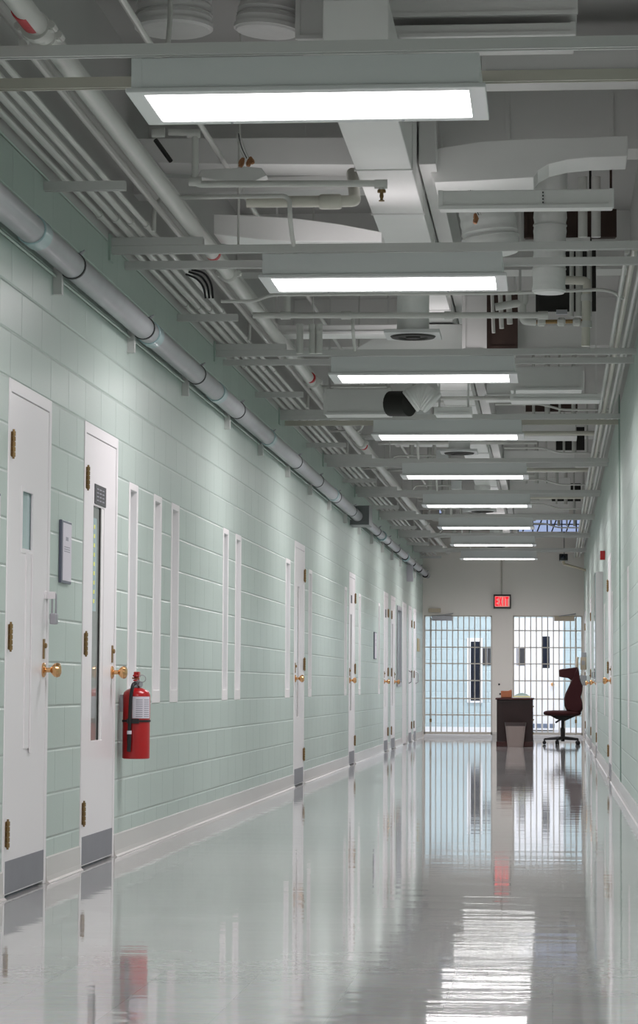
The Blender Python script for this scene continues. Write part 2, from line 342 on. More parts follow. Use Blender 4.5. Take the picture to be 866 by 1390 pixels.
# blanked lower part of its vision slot: raised white filler and stops
bm = bmesh.new(); box(bm, XL-.004, XL+.006, 11.12, 11.26, .62, 1.475); box(bm, XL+.006, XL+.012, 11.22, 11.262, .60, 1.475)
obj('slot_cover', bm, 'white', d1, bevel=.002)
bm = bmesh.new(); slab(bm, 'x', 11.01, 11.27, 1.47, 1.76, XL-.004, XL+.004, [(11.03, 11.25, 1.49, 1.74)]); obj('window_bead', bm, 'white', d1)
d2 = door(2, XL, 1, 12.5, 13.48, 'white door with long narrow window left of the fire extinguisher', True, (12.78, 13.10, .62, 1.80), plate_label=(12.80, 13.12, 1.81, 1.91))
bm = bmesh.new(); box(bm, XL-.012, XL-.003, 13.0, 13.012, .62, 1.80); obj('glazing_stop', bm, 'dark', d2)
bm = bmesh.new(); box(bm, XL-.0095, XL-.0085, 12.80, 12.93, 1.27, 1.74)
pn = obj('posted_notice', bm, 'pane', d2)
for j in range(9): obj('yellow_mark', B(XL-.0085, XL-.0080, 12.85, 12.885, 1.31+j*.047, 1.33+j*.047), 'yellow', pn)
obj('window_jamb', B(XL-.0095, XL-.002, 13.03, 13.10, .62, 1.80), 'jamb', d2)
door(3, XL, 1, 22.96, 23.9, 'white door on the left wall between two slit windows', False, (23.24, 23.46, .62, 1.80))
door(4, XL, 1, 29.2, 30.1, 'fourth white door on the left wall with small dark label', False, (29.42, 29.64, .62, 1.72), plate_label=(29.48, 29.64, 1.85, 1.94))
door(5, XL, 1, 35.3, 36.2, 'nearer of the two paired white doors far left', False, (35.6, 35.75, .62, 1.72), plate_label=(35.6, 35.8, 1.85, 1.96))
door(6, XL, 1, 36.85, 37.85, 'farther of the two paired white doors far left', True, (37.2, 37.4, .62, 1.80))
door(7, XL, 1, 39.75, 40.8, 'plain cream framed door without knob on the far left wall', False, None, kick=False, handle=None, leafmat='jamb', hz=())
door(8, XL, 1, 41.4, 42.3, 'white door with pull handle second from the far left gate', False, None, handle='pull', hz=(.27, 1.1, 1.92))
door(9, XL, 1, 42.9, 43.7, 'white door with pull handle nearest the far left gate', True, None, handle='pull')
door(10, XR, -1, 24.95, 26.15, 'nearest white door on the right wall with brass knob', False, None)
door(11, XR, -1, 32.9, 33.95, 'second white door on the right wall', True, None, leafmat='white')
door(12, XR, -1, 37.6, 38.6, 'third white door on the right wall', True, None)
door(13, XR, -1, 43.9, 44.9, 'farthest white door on the right wall by the phone', True, None)
# hasp and padlock on door 1
bm = bmesh.new(); box(bm, XL, XL+.010, 11.55, 11.63, 1.287, 1.322); box(bm, XL+.008, XL+.046, 11.575, 11.585, 1.288, 1.321)
obj('hasp', bm, 'white', d1, bevel=.002)
t = thing('padlock', 'steel padlock with long shackle hanging by the nearest left door', 'padlock', (XL+.055, 11.63, 1.14))
obj('lock_body', B(XL+.024, XL+.056, 11.555, 11.605, 1.172, 1.222), 'steel', t, bevel=.006)
obj('shackle', T([(XL+.031, 11.58, 1.22), (XL+.031, 11.58, 1.312), (XL+.049, 11.58, 1.312), (XL+.049, 11.58, 1.22)], .0042, .012), 'steel', t, True)
# notices
def notice(a, b, z0, z1, label):
    t = thing('wall_notice', label, 'notice', (XL, (a+b)/2, z0))
    obj('holder', B(XL, XL+.014, a, b, z0, z1), 'blueplastic', t, bevel=.003)
    s_ = obj('paper_sheet', B(XL+.014, XL+.016, a+.025, b-.012, z0+.012, z1-.012), 'paper', t)
    bm = bmesh.new(); yc = (a+b)/2
    box(bm, XL+.016, XL+.0165, yc-.03, yc+.03, z0+.68*(z1-z0), z0+.74*(z1-z0))
    for k in range(3): box(bm, XL+.016, XL+.0165, yc-.07, yc+.07, z0+(.5+.035*k)*(z1-z0), z0+(.515+.035*k)*(z1-z0))
    obj('print', bm, 'ink', s_)
notice(11.88, 12.13, 1.375, 1.67, 'narrow white notice in a blue edged holder between two doors')
notice(10.3, 10.53, 1.43, 1.69, 'white notice holder cut by the left edge of the view')
notice(33.3, 33.7, 1.25, 1.60, 'small bluish notice far along the left wall')

# ------------------------------------------------------------------ fire extinguisher
ex, ey, ez = XL+.088, 13.66, .508
t = thing('fire_extinguisher', 'red fire extinguisher with black hose hanging on the left wall', 'fire extinguisher', (ex, ey, ez))
obj('cylinder', LA((ex, ey, ez), (0, 0, 1), [(0, .066), (.004, .073), (.335, .073), (.352, .068), (.366, .052), (.374, .032), (.378, .022)], 32), 'red', t, True)
obj('valve', LA((ex, ey, ez+.376), (0, 0, 1), [(0, .016), (.02, .018), (.05, .013), (.06, .013)]), 'steel', t, True)
bm = bmesh.new(); box(bm, ex-.010, ex+.010, ey-.075, ey+.03, ez+.436, ez+.446); box(bm, ex-.009, ex+.009, ey-.07, ey+.03, ez+.412, ez+.419); box(bm, ex-.014, ex+.014, ey-.02, ey+.03, ez+.43, ez+.462)
obj('lever_handle', bm, 'red', t, bevel=.003)
bm = bmesh.new(); lathe(bm, (ex+.015, ey-.012, ez+.395), (1, -.6, 0), [(0, .016), (.012, .016)]); obj('pressure_gauge', bm, 'steel', t, True)
rp = [(ex+.034+.019*math.cos(a*math.pi/8), ey-.03, ez+.425+.019*math.sin(a*math.pi/8)) for a in range(17)]
obj('pull_ring', T(rp, .0022, 0, 6), 'steel', t, True)
obj('safety_seal', T([(ex-.02, ey-.03, ez+.428), (ex+.02, ey-.035, ez+.424)], .004), 'orange', t, True)
hx = ex-.018
obj('hose', T([(ex-.004, ey-.03, ez+.40), (hx+.01, ey-.079, ez+.395), (hx, ey-.082, ez+.33), (hx-.006, ey-.082, ez+.12), (hx-.008, ey-.082, ez+.04)], .0095, .03), 'black', t, True)
obj('hose_nozzle', LA((hx-.006, ey-.082, ez+.13), (0, 0, -1), [(0, .012), (.03, .012), (.09, .009), (.092, .006)]), 'black', t, True)
obj('hose_tip_band', LA((hx-.0055, ey-.082, ez+.15), (0, 0, -1), [(0, .0125), (.018, .0125)]), 'paper', t, True)
bm = bmesh.new(); n = 10; a0, a1 = math.radians(-98), math.radians(-12)
vs = [[bm.verts.new((ex+.0742*math.cos(a0+(a1-a0)*k/n), ey+.0742*math.sin(a0+(a1-a0)*k/n), z)) for k in range(n+1)] for z in (ez+.215, ez+.33)]
for k in range(n): bm.faces.new((vs[0][k], vs[0][k+1], vs[1][k+1], vs[1][k]))
lb = obj('instruction_label', bm, 'paper', t, True)
bm = bmesh.new()
for r in range(9):
    for q in range(2):
        b0 = a0+.25+q*.62; z = ez+.222+r*.011
        v = [bm.verts.new((ex+.0746*math.cos(b0+.5*k/3), ey+.0746*math.sin(b0+.5*k/3), zz)) for zz in (z, z+.005) for k in range(4)]
        for k in range(3): bm.faces.new((v[k], v[k+1], v[k+5], v[k+4]))
obj('label_print', bm, 'ink', lb)
st = LA((ex, ey, ez+.195), (0, 0, 1), [(0, .0735), (.001, .0765), (.011, .0765), (.012, .0735)], 32)
box(st, hx-.02, hx+.045, ey-.083, ey-.072, ez+.188, ez+.213)
obj('holding_strap', st, 'black', t, True)
obj('wall_bracket', B(XL, XL+.018, ey-.02, ey+.02, ez+.25, ez+.34), 'steel', t)

# ------------------------------------------------------------------ ceiling lights and struts
Y0, DY = 8.95, 4.20
YS = [Y0+DY*k for k in range(9)]
def strut_bm(x0, x1, y0, z0=3.14, hgt=.041, dep=.041):
    bm = bmesh.new(); t_ = .004
    prism2 = [(0, 0), (dep, 0), (dep, hgt), (0, hgt)]
    box(bm, x0, x1, y0, y0+t_, z0, z0+hgt); box(bm, x0, x1, y0+dep-t_, y0+dep, z0, z0+hgt); box(bm, x0, x1, y0+t_, y0+dep-t_, z0+hgt-t_, z0+hgt)
    box(bm, x0, x1, y0+t_, y0+.012, z0, z0+t_); box(bm, x0, x1, y0+dep-.012, y0+dep-t_, z0, z0+t_)
    return bm
fx0, fx1, fd = -1.495, -.252, .62
def lamp(parent, loc, sx, sy, power, col, spread=150, added_uplight=False):
    L = bpy.data.lights.new('lamp_tubes_or_fill', 'AREA'); L.shape = 'RECTANGLE'; L.size = sx; L.size_y = sy; L.energy = power; L.color = col; L.spread = math.radians(spread)
    o = bpy.data.objects.new('lamp_tubes_or_fill', L); C.objects.link(o); o.parent = parent; o.matrix_parent_inverse = Matrix.Translation(-parent.location); o.location = loc
    if added_uplight: o.rotation_euler = (math.pi, 0, 0)
    return o
def fixture(y, label):
    t = thing('ceiling_light', label, 'ceiling light', (-.87, y+fd/2, 3.02), 'fluorescent ceiling lights down the corridor')
    bm = bmesh.new(); slab(bm, 'z', fx0, fx1, y+.045, y+.555, 3.030, 3.1395, [(fx0+.03, fx1-.03, y+.075, y+.525)])
    box(bm, fx0+.02, fx1-.02, y+.06, y+.535, 3.11, 3.1390)
    obj('housing', bm, 'housing', t, bevel=.003)
    obj('end_band', B(fx0-.002, fx0+.035, y+.043, y+.0455, 3.031, 3.139), 'housing', t)
    bm = bmesh.new(); slab(bm, 'z', fx0-.022, fx1+.022, y+.035, y+.575, 3.012, 3.030, [(fx0+.04, fx1-.04, y+.085, y+.53)])
    obj('lens_frame', bm, 'frame', t, bevel=.004)
    obj('lens', B(fx0+.041, fx1-.041, y+.086, y+.529, 3.016, 3.024), 'lens', t)
    lamp(t, ((fx0+fx1)/2, y+.31, 3.0105), fx1-fx0-.1, .42, 34, (1, .905, .95), 168)
    up = lamp(t, ((fx0+fx1)/2, y+.3, 3.143), fx1-fx0-.1, .40, 1.5, (1, .95, .97), 180, True)  # added upward fill to brighten the ceiling; the fixture has no visible top opening
    for xx in (fx0+.3, fx1-.3): obj('latch_screw', LA((xx, y+.55, 3.012), (0, 0, -1), [(0, .006), (.004, .004)], 8), 'steel', t)
for k in range(9): fixture(YS[k], 'fluorescent ceiling light, %s from the viewer%s' % (ORD[k] if k else 'first and largest', '' if k < 8 else ', by the end wall'))
for k, y in enumerate((Y0-DY, Y0-2*DY)): fixture(y, 'fluorescent ceiling light %s the viewer, out of the view' % ('just above', 'behind')[k])
gr = 'strut rails carrying the ceiling lights'
for k, y in enumerate(YS):
    nm = ORD[k]
    o = obj('strut_rail', strut_bm(XL, XR, y), 'rail'); tag(o, 'grey wall to wall strut rail in front of the %s ceiling light' % nm, 'strut rail', gr)
    o = obj('strut_rail', strut_bm(XL+.0, XR, y+.49), 'rail2' if k in (0, 3) else 'rail'); tag(o, 'grey wall to wall strut rail behind the %s ceiling light' % nm, 'strut rail', gr)
    if k:
        o = obj('strut_stub', strut_bm(XL, -1.80, y-.005, 3.182), 'rail'); tag(o, 'short grey strut stub on the left end of the %s rail' % nm, 'strut stub', 'short strut stubs on the rails')
    if 1 <= k: 
        bm = B(XL, XL+.012, y-.03, y+.075, 3.10, 3.24); obj('wall_clip', bm, 'green', bpy.data.objects[o.name])
for k in range(9):
    y = YS[k]+2.45
    o = obj('strut_stub', strut_bm(XL, -1.92, y, 3.135), 'rail'); tag(o, 'short grey strut bracket on the left wall past the %s light' % ORD[k], 'strut stub', 'short strut brackets between the rails')

# ------------------------------------------------------------------ left wall tube
tx, tz = XL+.085, 2.835
t = thing('pneumatic_tube', 'thick clear grey plastic tube running high along the left wall', 'tube', (tx, 9, tz))
obj('tube_run', T([(tx, 8, tz), (tx, 29.35, tz)], .060, 0, 24), 'tube', t, True)
obj('far_tube_run', T([(tx, 29.75, tz+.02), (tx, 45.98, tz+.04)], .052, 0, 20), 'tube', t, True)
for y in (10.72, 13.95, 16.78, 19.9, 25.9, 33.5, 39): obj('coupling', LA((tx, y, tz+(.02 if y > 30 else 0)), (0, 1, 0), [(0, .062), (.004, .067), (.15, .067), (.154, .062)], 24), 'teal', t, True)
bm = slab(bmesh.new(), 'x', 29.3, 29.8, tz-.10, tz+.12, XL, XL+.22)
tag(obj('junction_box', bm, 'boxdark', bevel=.004), 'square grey junction box on the tube along the left wall', 'junction box')
for i in range(17):
    y = 11.68+2.09*i
    if y > 45.5 or abs(y-29.5) < .4: continue
    tt = thing('tube_bracket', 'grey strut bracket holding the wall tube, %s from the viewer' % (ORD[i] if i < 12 else ['thirteenth', 'fourteenth', 'fifteenth', 'sixteenth', 'seventeenth'][i-12]), 'bracket', (XL, y, tz-.13), 'brackets holding the tube on the left wall')
    bm = bmesh.new(); slab(bm, 'x', y-.02, y+.02, tz-.135, tz+.02, XL, XL+.04); obj('strut', bm, 'rail', tt)
    dz = .02 if y > 29.7 else 0; rr = .0645 if y < 29.7 else .057
    bm = lathe(bmesh.new(), (tx, y-.012, tz+dz), (0, 1, 0), [(0, rr-.004), (0.001, rr), (.022, rr), (.024, rr-.004)], 24); obj('clamp', bm, 'black', tt, True)
    bm = LA((tx+.03, y, tz+dz+.05), (1, 0, .8), [(0, .009), (.02, .009), (.02, .005), (.035, .005)], 8); obj('clamp_bolt', bm, 'steel', tt)
# small conduit just under the tube
tag(obj('electrical_conduit', T([(XL+.012, 8, tz-.055), (XL+.012, 45.9, tz-.03)], .006, 0, 8), 'green'), 'thin green painted line under the wall tube', 'conduit')

# ------------------------------------------------------------------ left ceiling conduits and sprinkler main
cd = [(-2.25, 3.242, .016), (-2.185, 3.242, .019), (-2.125, 3.242, .017), (-2.06, 3.242, .014)]
nms = ['nearest the left wall', 'second from the left wall', 'third from the left wall', 'fourth from the left wall']
for (x, z, r), n in zip(cd, nms):
    t = thing('electrical_conduit', 'pale grey conduit running along the ceiling, '+n, 'conduit', (x, 8, z), 'parallel conduits along the left of the ceiling')
    obj('conduit_run', T([(x, 8, z), (x, 45.99, z)], r, 0, 10), 'pipe', t, True)
    for j in range(12): obj('coupling', LA((x, 9.9+3.05*j+x*1.5+3, z), (0, 1, 0), [(0, r+.004), (.05, r+.004)], 10), 'pipe', t, True)
for x, z, r, n in ((-2.0, 3.33, .018, 'lower'), (-1.94, 3.42, .03, 'upper')):
    tag(obj('electrical_conduit', T([(x, 9.5, z), (x, 45.99, z)], r, 0, 10), 'pipe', None, True), '%s of two grey pipes beside the sprinkler main on its wall side' % n, 'conduit')
for x, z, r, n in ((-2.16, 3.56, .022, 'high grey pipe close to the left wall above the conduit bundle'), (-1.70, 3.62, .015, 'high thin grey pipe on the corridor side of the sprinkler main')):
    tag(obj('water_pipe', T([(x, 9.2, z), (x, 45.99, z)], r, 0, 10), 'pipe', None, True), n, 'pipe')
tag(obj('slot_diffuser', T([at(211, 190, 12.9), at(232, 219, 13.0)], .012, 0, 8), 'dark'), 'thin dark slot on the pale duct face left of the branch pipe', 'air slot')
for j in range(3):
    tag(obj('black_cable', T([at(252+4*j, 372-3*j, 13.9), at(268+5*j, 378-4*j, 13.9), at(277+5*j, 390-3*j, 13.9), at(279+5*j, 405, 13.9)], .006, .12, 8), 'black', None, True), 'looped black cable above the left conduits, %s of three' % ['inner', 'middle', 'outer'][j], 'cable')
mx_, mz_ = -1.865, 3.27
t = thing('sprinkler_main', 'thick grey sprinkler main running along the left side of the ceiling', 'pipe', (mx_, 8, mz_))
obj('pipe_run', T([(mx_+.02, 8.2, mz_), (mx_, 20, mz_), (mx_+.03, 45.99, mz_+.01)], .040, 0, 20), 'pipe', t, True)
for y in (9.0, 9.14, 14.6, 19.9, 25, 31.3, 37.5):
    bm = lathe(bmesh.new(), (mx_+.01, y, mz_), (0, 1, 0), [(0, .042), (.006, .054), (.064, .054), (.07, .042)], 20)
    for s in (-1, 1): lathe(bm, (mx_+.01+s*.062, y+.005, mz_), (0, 1, 0), [(0, .014), (.06, .014)], 8); box(bm, mx_+.01+s*.045-.02, mx_+.01+s*.045+.02, y+.01, y+.055, mz_-.018, mz_+.018)
    obj('grooved_coupling', bm, 'pipe', t, True)
for y in (8.78, 13.9, 19.65, 25.3):
    obj('red_band', LA((mx_+.012, y, mz_), (0, 1, 0), [(0, .0415), (.19 if y < 10 else .05, .0415)], 20), 'redlabel' , t, True)

# ------------------------------------------------------------------ right wall conduits
for i, (x, z, r) in enumerate(((.40, 3.20, .013), (.44, 3.22, .018), (.49, 3.22, .014), (.53, 3.26, .010))):
    tag(obj('electrical_conduit', T([(x, 13.6, z), (x, 45.99, z)], r, 0, 8), 'pipe' if i != 1 else 'pipe_tan', None, True), 'pale conduit along the right of the ceiling, %s from the wall' % ['farthest', 'third', 'second', 'first'][i], 'conduit', 'parallel conduits along the right of the ceiling')

# ------------------------------------------------------------------ beams and deck
for k in range(9):
    y = 10.2+DY*k
    bm = B(XL, XR, y, y+.3, 3.92, ZD)
    for j in range(5): box(bm, XL+.3+j*.58, XL+.325+j*.58, y-.012, y, 3.93, ZD)
    tag(obj('ceiling_beam', bm, 'beam'), 'grey cross beam under the ceiling deck, %s from the viewer' % ORD[k], 'beam', 'cross beams under the deck', 'structure')

# ------------------------------------------------------------------ ducts
t = thing('main_duct', 'long white rectangular duct running down the middle of the ceiling', 'duct', (-.84, 11, 3.5))
obj('duct_body', B(-.985, -.70, 10.95, 45.9, 3.5, 3.87), 'duct', t, bevel=.006)
for j in range(28):
    y = 11.6+1.22*j
    obj('seam_flange', slab(bmesh.new(), 'y', -.991, -.694, 3.494, 3.876, y, y+.018, [(-.984, -.701, 3.501, 3.869)]), 'duct2', t)
tag(obj('side_duct', B(-.69, -.60, 13.3, 45.9, 3.62, 3.90), 'duct2', bevel=.005), 'thin grey duct hugging the right side of the main duct', 'duct')
def px_box(name, x0, y0, x1, y1, Y, dep, mt, label, cat='duct', parts=None, zpad=0, straps=True):
    a = at(x0, y1, Y); b = at(x1, y0, Y)
    t = thing(name, label, cat, ((a.x+b.x)/2, Y, a.z))
    obj('duct_body', B(a.x, b.x, Y, Y+dep, a.z, b.z+zpad), mt, t, bevel=.006)
    bm = bmesh.new(); box(bm, a.x-.004, b.x+.004, Y-.012, Y+.012, a.z-.006, a.z+.012); box(bm, a.x-.004, a.x+.02, Y-.010, Y, a.z, b.z); box(bm, b.x-.02, b.x+.004, Y-.010, Y, a.z, b.z)
    obj('edge_flange', bm, mt, t)
    if b.z < ZD-.02 and straps:
        for xx in (a.x+.03, b.x-.03): obj('hanger_strap', B(xx-.008, xx+.008, Y+dep*.5, Y+dep*.5+.004, b.z, ZD), mt, t)
    return t
def px_prism(name, pts, Y, dep, mt, label, cat='duct'):
    P = [at(x, y, Y) for x, y in pts]
    o = obj(name, prism(bmesh.new(), [(p.x, p.z) for p in P], Y, Y+dep), mt, bevel=.004); return tag(o, label, cat)
# top, behind/above the first light
px_box('cross_duct', 524, -60, 783, 22, 12.0, .45, 'duct', 'white cross duct at the top right above the first light')
px_box('cross_duct', 528, 30, 780, 50, 12.0, .4, 'duct', 'thin white duct strip just below the top right cross duct')
px_box('cross_duct', 402, -60, 524, 52, 12.2, .5, 'duct2', 'grey duct face at the top middle above the first light')
px_box('cross_duct', 655, 58, 900, 100, 12.9, .4, 'duct', 'pale duct seen between the first pair of rails at the right')
px_box('cross_duct', -40, 78, 62, 128, 12.5, .2, 'duct2', 'grey duct piece at the upper left behind the first rails')
def wrapped(pts, Y, r, label, mt='wrap', rings=14, flare=0):
    a = at(*pts[0], Y); b = at(*pts[1], Y); n = rings*2
    P = [a.lerp(b, i/n) for i in range(n+1)]
    R = [r*(1+flare*i/n)*(1+.025*math.sin(i*1.9)+random.uniform(-.012, .012)) for i in range(n+1)]
    R[-1] *= .93
    t = thing('round_duct', label, 'duct', b)
    obj('wrapped_sleeve', tube(bmesh.new(), P, r, 24, 0, R), mt, t, True)
    for q in (.45, .8):
        c_ = a.lerp(b, q); obj('tie_band', LA(c_, (b-a), [(0, r*(1+flare*q)*1.035), (.008, r*(1+flare*q)*1.035)], 24), 'rail', t, True)
    d = (b-a).normalized(); bm = lathe(bmesh.new(), b-d*.03, d, [(0, r*(1+flare)*1.03), (.02, r*(1+flare)*1.03)], 24); obj('end_collar', bm, mt, t, True)
    return t
wrapped([(238, -70), (236, 42)], 12.6, .175, 'wrapped white round duct hanging at the top left', flare=.1)
wrapped([(372, -70), (362, 44)], 12.6, .12, 'flared wrapped white duct left of the top middle', flare=.35)
tag(obj('electrical_conduit', T([at(232, -30, 11.4), at(231, 25, 11.4), at(228, 62, 11.4)], .012, .05, 10), 'pipe', None, True), 'grey conduit dropping in front of the wrapped duct at top left', 'conduit')
# bay between first and second light
cv = [(575, 208), (600, 200), (650, 192), (720, 188), (800, 186), (852, 184), (852, 212), (800, 214), (770, 217), (745, 223), (730, 232), (724, 241), (640, 246), (590, 248)]
px_prism('curved_duct', cv, 13.5, .35, 'duct', 'white curved duct crossing the ceiling right of the main duct')
t = px_box('cross_duct', 596, 256, 832, 283, 12.7, .12, 'duct', 'flat white duct with a punched flange on the right, first gap', straps=False)
for j in range(5): obj('rivet', LA(at(737, 261+j*4.5, 12.69), (0, 1, 0), [(0, .004), (.008, .004)], 8), 'black', t)
px_prism('cross_duct', [(182, 188), (468, 186), (492, 224), (300, 223), (214, 221)], 13.6, .3, 'duct', 'pale sloped duct face left of the main duct, behind the first light')
px_prism('cross_duct', [(180, 240), (300, 243), (480, 236), (494, 256), (180, 264)], 13.9, .2, 'duct2', 'lower grey duct strip left of the main duct')
px_prism('curved_duct', [(290, 291), (330, 292), (400, 296), (460, 304), (518, 315), (518, 328), (390, 328), (350, 325), (290, 318)], 13.7, .3, 'duct', 'white duct with a curved underside before the second light')
px_prism('duct_damper', [(268, 240), (274, 230), (320, 228), (330, 226), (355, 228), (362, 238), (345, 246), (310, 248)], 13.0, .1, 'beam', 'dark rounded damper plate hanging behind the first light')
t = wrapped([(655, 230), (668, 345)], 14.6, .16, 'bulging wrapped white duct under the flat duct at the right')
t = wrapped([(748, 230), (745, 398)], 14.9, .095, 'white round duct drop right of the bulging wrapped duct')
for xx, n in ((791, 'left'), (809, 'right')):
    tag(obj('pipe_drop', T([at(xx, 240, 14.8), at(xx, 322, 14.8)], .027, 0, 14), 'pipe', None, True), '%s of two short pale vertical pipes near the right wall' % n, 'pipe')
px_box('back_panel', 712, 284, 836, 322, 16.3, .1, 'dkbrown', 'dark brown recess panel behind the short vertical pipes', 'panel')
px_box('back_panel', 728, 340, 808, 422, 16.5, .06, 'dark', 'black panel painting in the darkness behind the valve pipes', 'panel')  # flat black sheet painting in the darkness behind the pipes
for xx, r_ in ((776, .014), (786, .022), (800, .016)):
    tag(obj('pipe_drop', T([at(xx, 330, 16.2), at(xx, 430, 16.2)], r_, 0, 12), 'pipe', None, True), 'thin vertical pipe crossing the black panel, %s of three' % {776: 'left', 786: 'middle', 800: 'right'}[xx], 'pipe')
px_box('pipe_clamp_bar', 770, 352, 806, 358, 16.1, .03, 'duct2', 'short bar clamping the thin pipes over the black panel', 'bar', straps=False)
px_box('cross_duct', 752, 322, 800, 334, 15.6, .2, 'duct', 'small pale duct piece above the black panel', straps=False)
# wires with brown connectors
for xx, yy, Y, n in ((335, 215, 12.0, 'below the first light'), (650, 292, 13.3, 'in front of the bulging wrapped duct')):
    t = thing('hanging_wires', 'loose wires with brown connector '+n, 'wires', at(xx, yy, Y))
    up = at(xx-14, yy-34, Y)
    for j in range(3):
        obj('wire', T([up+Vector((.01*j, 0, 0)), at(xx-12+4*j, yy-16, Y), at(xx-3+3*j, yy, Y)], .0022, .03, 6), 'black' if j == 1 else 'pipe', t, True)
    c_ = at(xx, yy, Y); bm = bmesh.new()
    for j in range(4): lathe(bm, c_+Vector((random.uniform(-.02, .02), 0, random.uniform(-.015, .01))), (random.uniform(-.6, .6), -.3, -1), [(0, .008), (.02, .013), (.035, .010), (.037, .002)], 8)
    obj('connector', bm, 'brown', t, True)
# branch pipes, first gap
t = thing('sprinkler_branch', 'sprinkler branch pipe with downward head behind the first light', 'pipe', at(170, 180, 12.0))
obj('pipe_run', T([(mx_+.05, 12.0, at(170, 180, 12).z), at(265, 180, 12.0), at(265, 250, 12.0), at(518, 249, 12.0), at(518, 258, 12.0)], .0165, .03, 12), 'pipe', t, True)
for xx, yy in ((263, 181), (215, 180), (265, 246), (517, 250)):
    p = at(xx, yy, 12.0); obj('fitting', LA(p-Vector((.03, 0, 0)), (1, 0, 0), [(0, .023), (.06, .023)], 12), 'pipe', t, True)
p = at(518, 258, 12.0); obj('sprinkler_head', LA(p, (0, 0, -1), [(0, .02), (.012, .02), (.014, .008), (.03, .01), (.045, .006), (.05, .014), (.053, .014)], 10), 'old_brass', t, True)
t = thing('drain_pipe', 'thick cream pipe with coupling before the second light', 'pipe', at(335, 273, 13.0))
obj('pipe_run', T([at(335, 274, 13.0), at(482, 273, 13.0), at(478, 235, 13.4)], .030, .03, 16), 'pipe_tan', t, True)
obj('coupling', LA(at(434, 274, 13.0), (1, 0, 0), [(0, .036), (.01, .040), (.10, .040), (.11, .036)], 16), 'pipe_tan', t, True)
# hanger rods
def rod(x, y, z0, z1, label): tag(obj('hanger_rod', T([(x, y, z0), (x, y, z1)], .006, 0, 6), 'pipe'), label, 'hanger rod', 'threaded hanger rods')
for k in range(9):
    if k: rod(-1.62, YS[k]+.02, 3.182, ZD, 'left hanger rod of the %s front rail' % ORD[k])
# goose neck conduits from the left bundle to each light
for k in range(1, 9):
    y = YS[k]-.2; zc = at(300, 267, YS[1]-.2).z
    pts = [(-2.03, y, 3.22), (-2.03, y, zc), (-1.33, y, zc), (-1.33, y, 3.30), (-1.33, y+.14, 3.20), (-1.33, y+.30, 3.142)]
    tag(obj('goose_neck_conduit', T(pts, .012, .11, 10), 'pipe', None, True), 'bent conduit arching from the left bundle to the %s light' % ORD[k], 'conduit', 'bent conduits feeding the lights')
# diffusers every second light
for j, k in enumerate((2, 4, 6, 8)):
    y = YS[k]-.75; x = -.895
    t = thing('air_diffuser', 'round neck air diffuser under the main duct, %s from the viewer' % ORD[j], 'air diffuser', (x, y, 3.13), 'air diffusers under the main duct')
    obj('neck', LA((x, y, 3.19), (0, 0, 1), [(0, .105), (.315, .105)], 28), 'wrap', t, True)
    bm = slab(bmesh.new(), 'z', x-.18, x+.18, y-.18, y+.18, 3.165, 3.19); obj('plate', bm, 'frame', t, bevel=.004)
    bm = LA((x, y, 3.167), (0, 0, -1), [(0, .15), (.012, .14), (.013, .10), (.003, .09), (.004, .05), (.016, .045), (.017, .0)], 28); obj('cone', bm, 'dark', t, True)
# bay two: pipes
Yb = 15.6
t = thing('branch_pipe', 'long grey branch pipe crossing above the third light', 'pipe', at(345, 428, Yb))
obj('pipe_run', T([(mx_+.04, Yb, at(345, 428, Yb).z), at(735, 428, Yb)], .019, 0, 12), 'pipe', t, True)
for xx in (388, 470, 610, 737): obj('fitting', LA(at(xx, 428, Yb)-Vector((.03, 0, 0)), (1, 0, 0), [(0, .026), (.06, .026)], 12), 'pipe', t, True)
obj('drop', T([at(390, 400, Yb), at(390, 427, Yb)], .02, 0, 12), 'pipe', t, True)
for xx in (407, 424, 433):
    tag(obj('pipe_drop', T([at(xx, 440, 16.3), at(xx, 480, 16.3)], .022, 0, 12), 'pipe', None, True), 'short vertical grey pipe above the third rail, %s of three' % {407: 'left', 424: 'middle', 433: 'right'}[xx], 'pipe')
px_box('cross_duct', 366, 440, 545, 453, 17.9, .3, 'duct', 'white duct strip left of the main duct above the third light')
px_prism('duct_transition', [(478, 476), (512, 456), (512, 440), (640, 440), (640, 476)], 18.3, .4, 'duct', 'white tapering duct piece above the third light')
tag(obj('electrical_conduit', T([at(300, 409, 15.0), at(345, 409, 15.0), at(368, 400, 15.0), at(690, 398, 15.0), at(815, 393, 15.0), at(832, 396, 15.0), at(845, 405, 15.2)], .010, .06, 8), 'pipe', None, True), 'thin conduit crossing the corridor behind the second light', 'conduit')
# valve assembly right
t = thing('valve_assembly', 'pipe assembly with valves near the right wall before the third light', 'valve pipes', at(700, 436, 15.9))
Yv = 15.9
obj('riser', T([at(708, 400, Yv), at(710, 436, Yv), at(728, 437, Yv)], .024, .03, 12), 'pipe', t, True)
obj('elbow_pipe', T([at(672, 417, Yv), at(700, 412, Yv), at(712, 412, Yv), at(712, 400, Yv)], .024, .03, 12), 'pipe', t, True)
obj('valve_line', T([at(728, 437, Yv), at(795, 436, Yv)], .013, 0, 10), 'old_brass', t, True)
for xx in (735, 762, 783): obj('valve_body', LA(at(xx, 437, Yv)-Vector((.025, 0, 0)), (1, 0, 0), [(0, .02), (.01, .028), (.04, .028), (.05, .02)], 10), 'pipe', t, True)
obj('valve_lever', B(*[v for v in (at(755, 424, Yv).x, at(770, 424, Yv).x, Yv-.02, Yv+.02, at(755, 427, Yv).z, at(755, 421, Yv).z)]), 'steel', t)
obj('down_pipe', T([at(795, 470, Yv), at(796, 398, Yv), at(798, 381, Yv), at(752, 380, Yv), at(752, 372, Yv)], .027, .04, 12), 'pipe_tan', t, True)
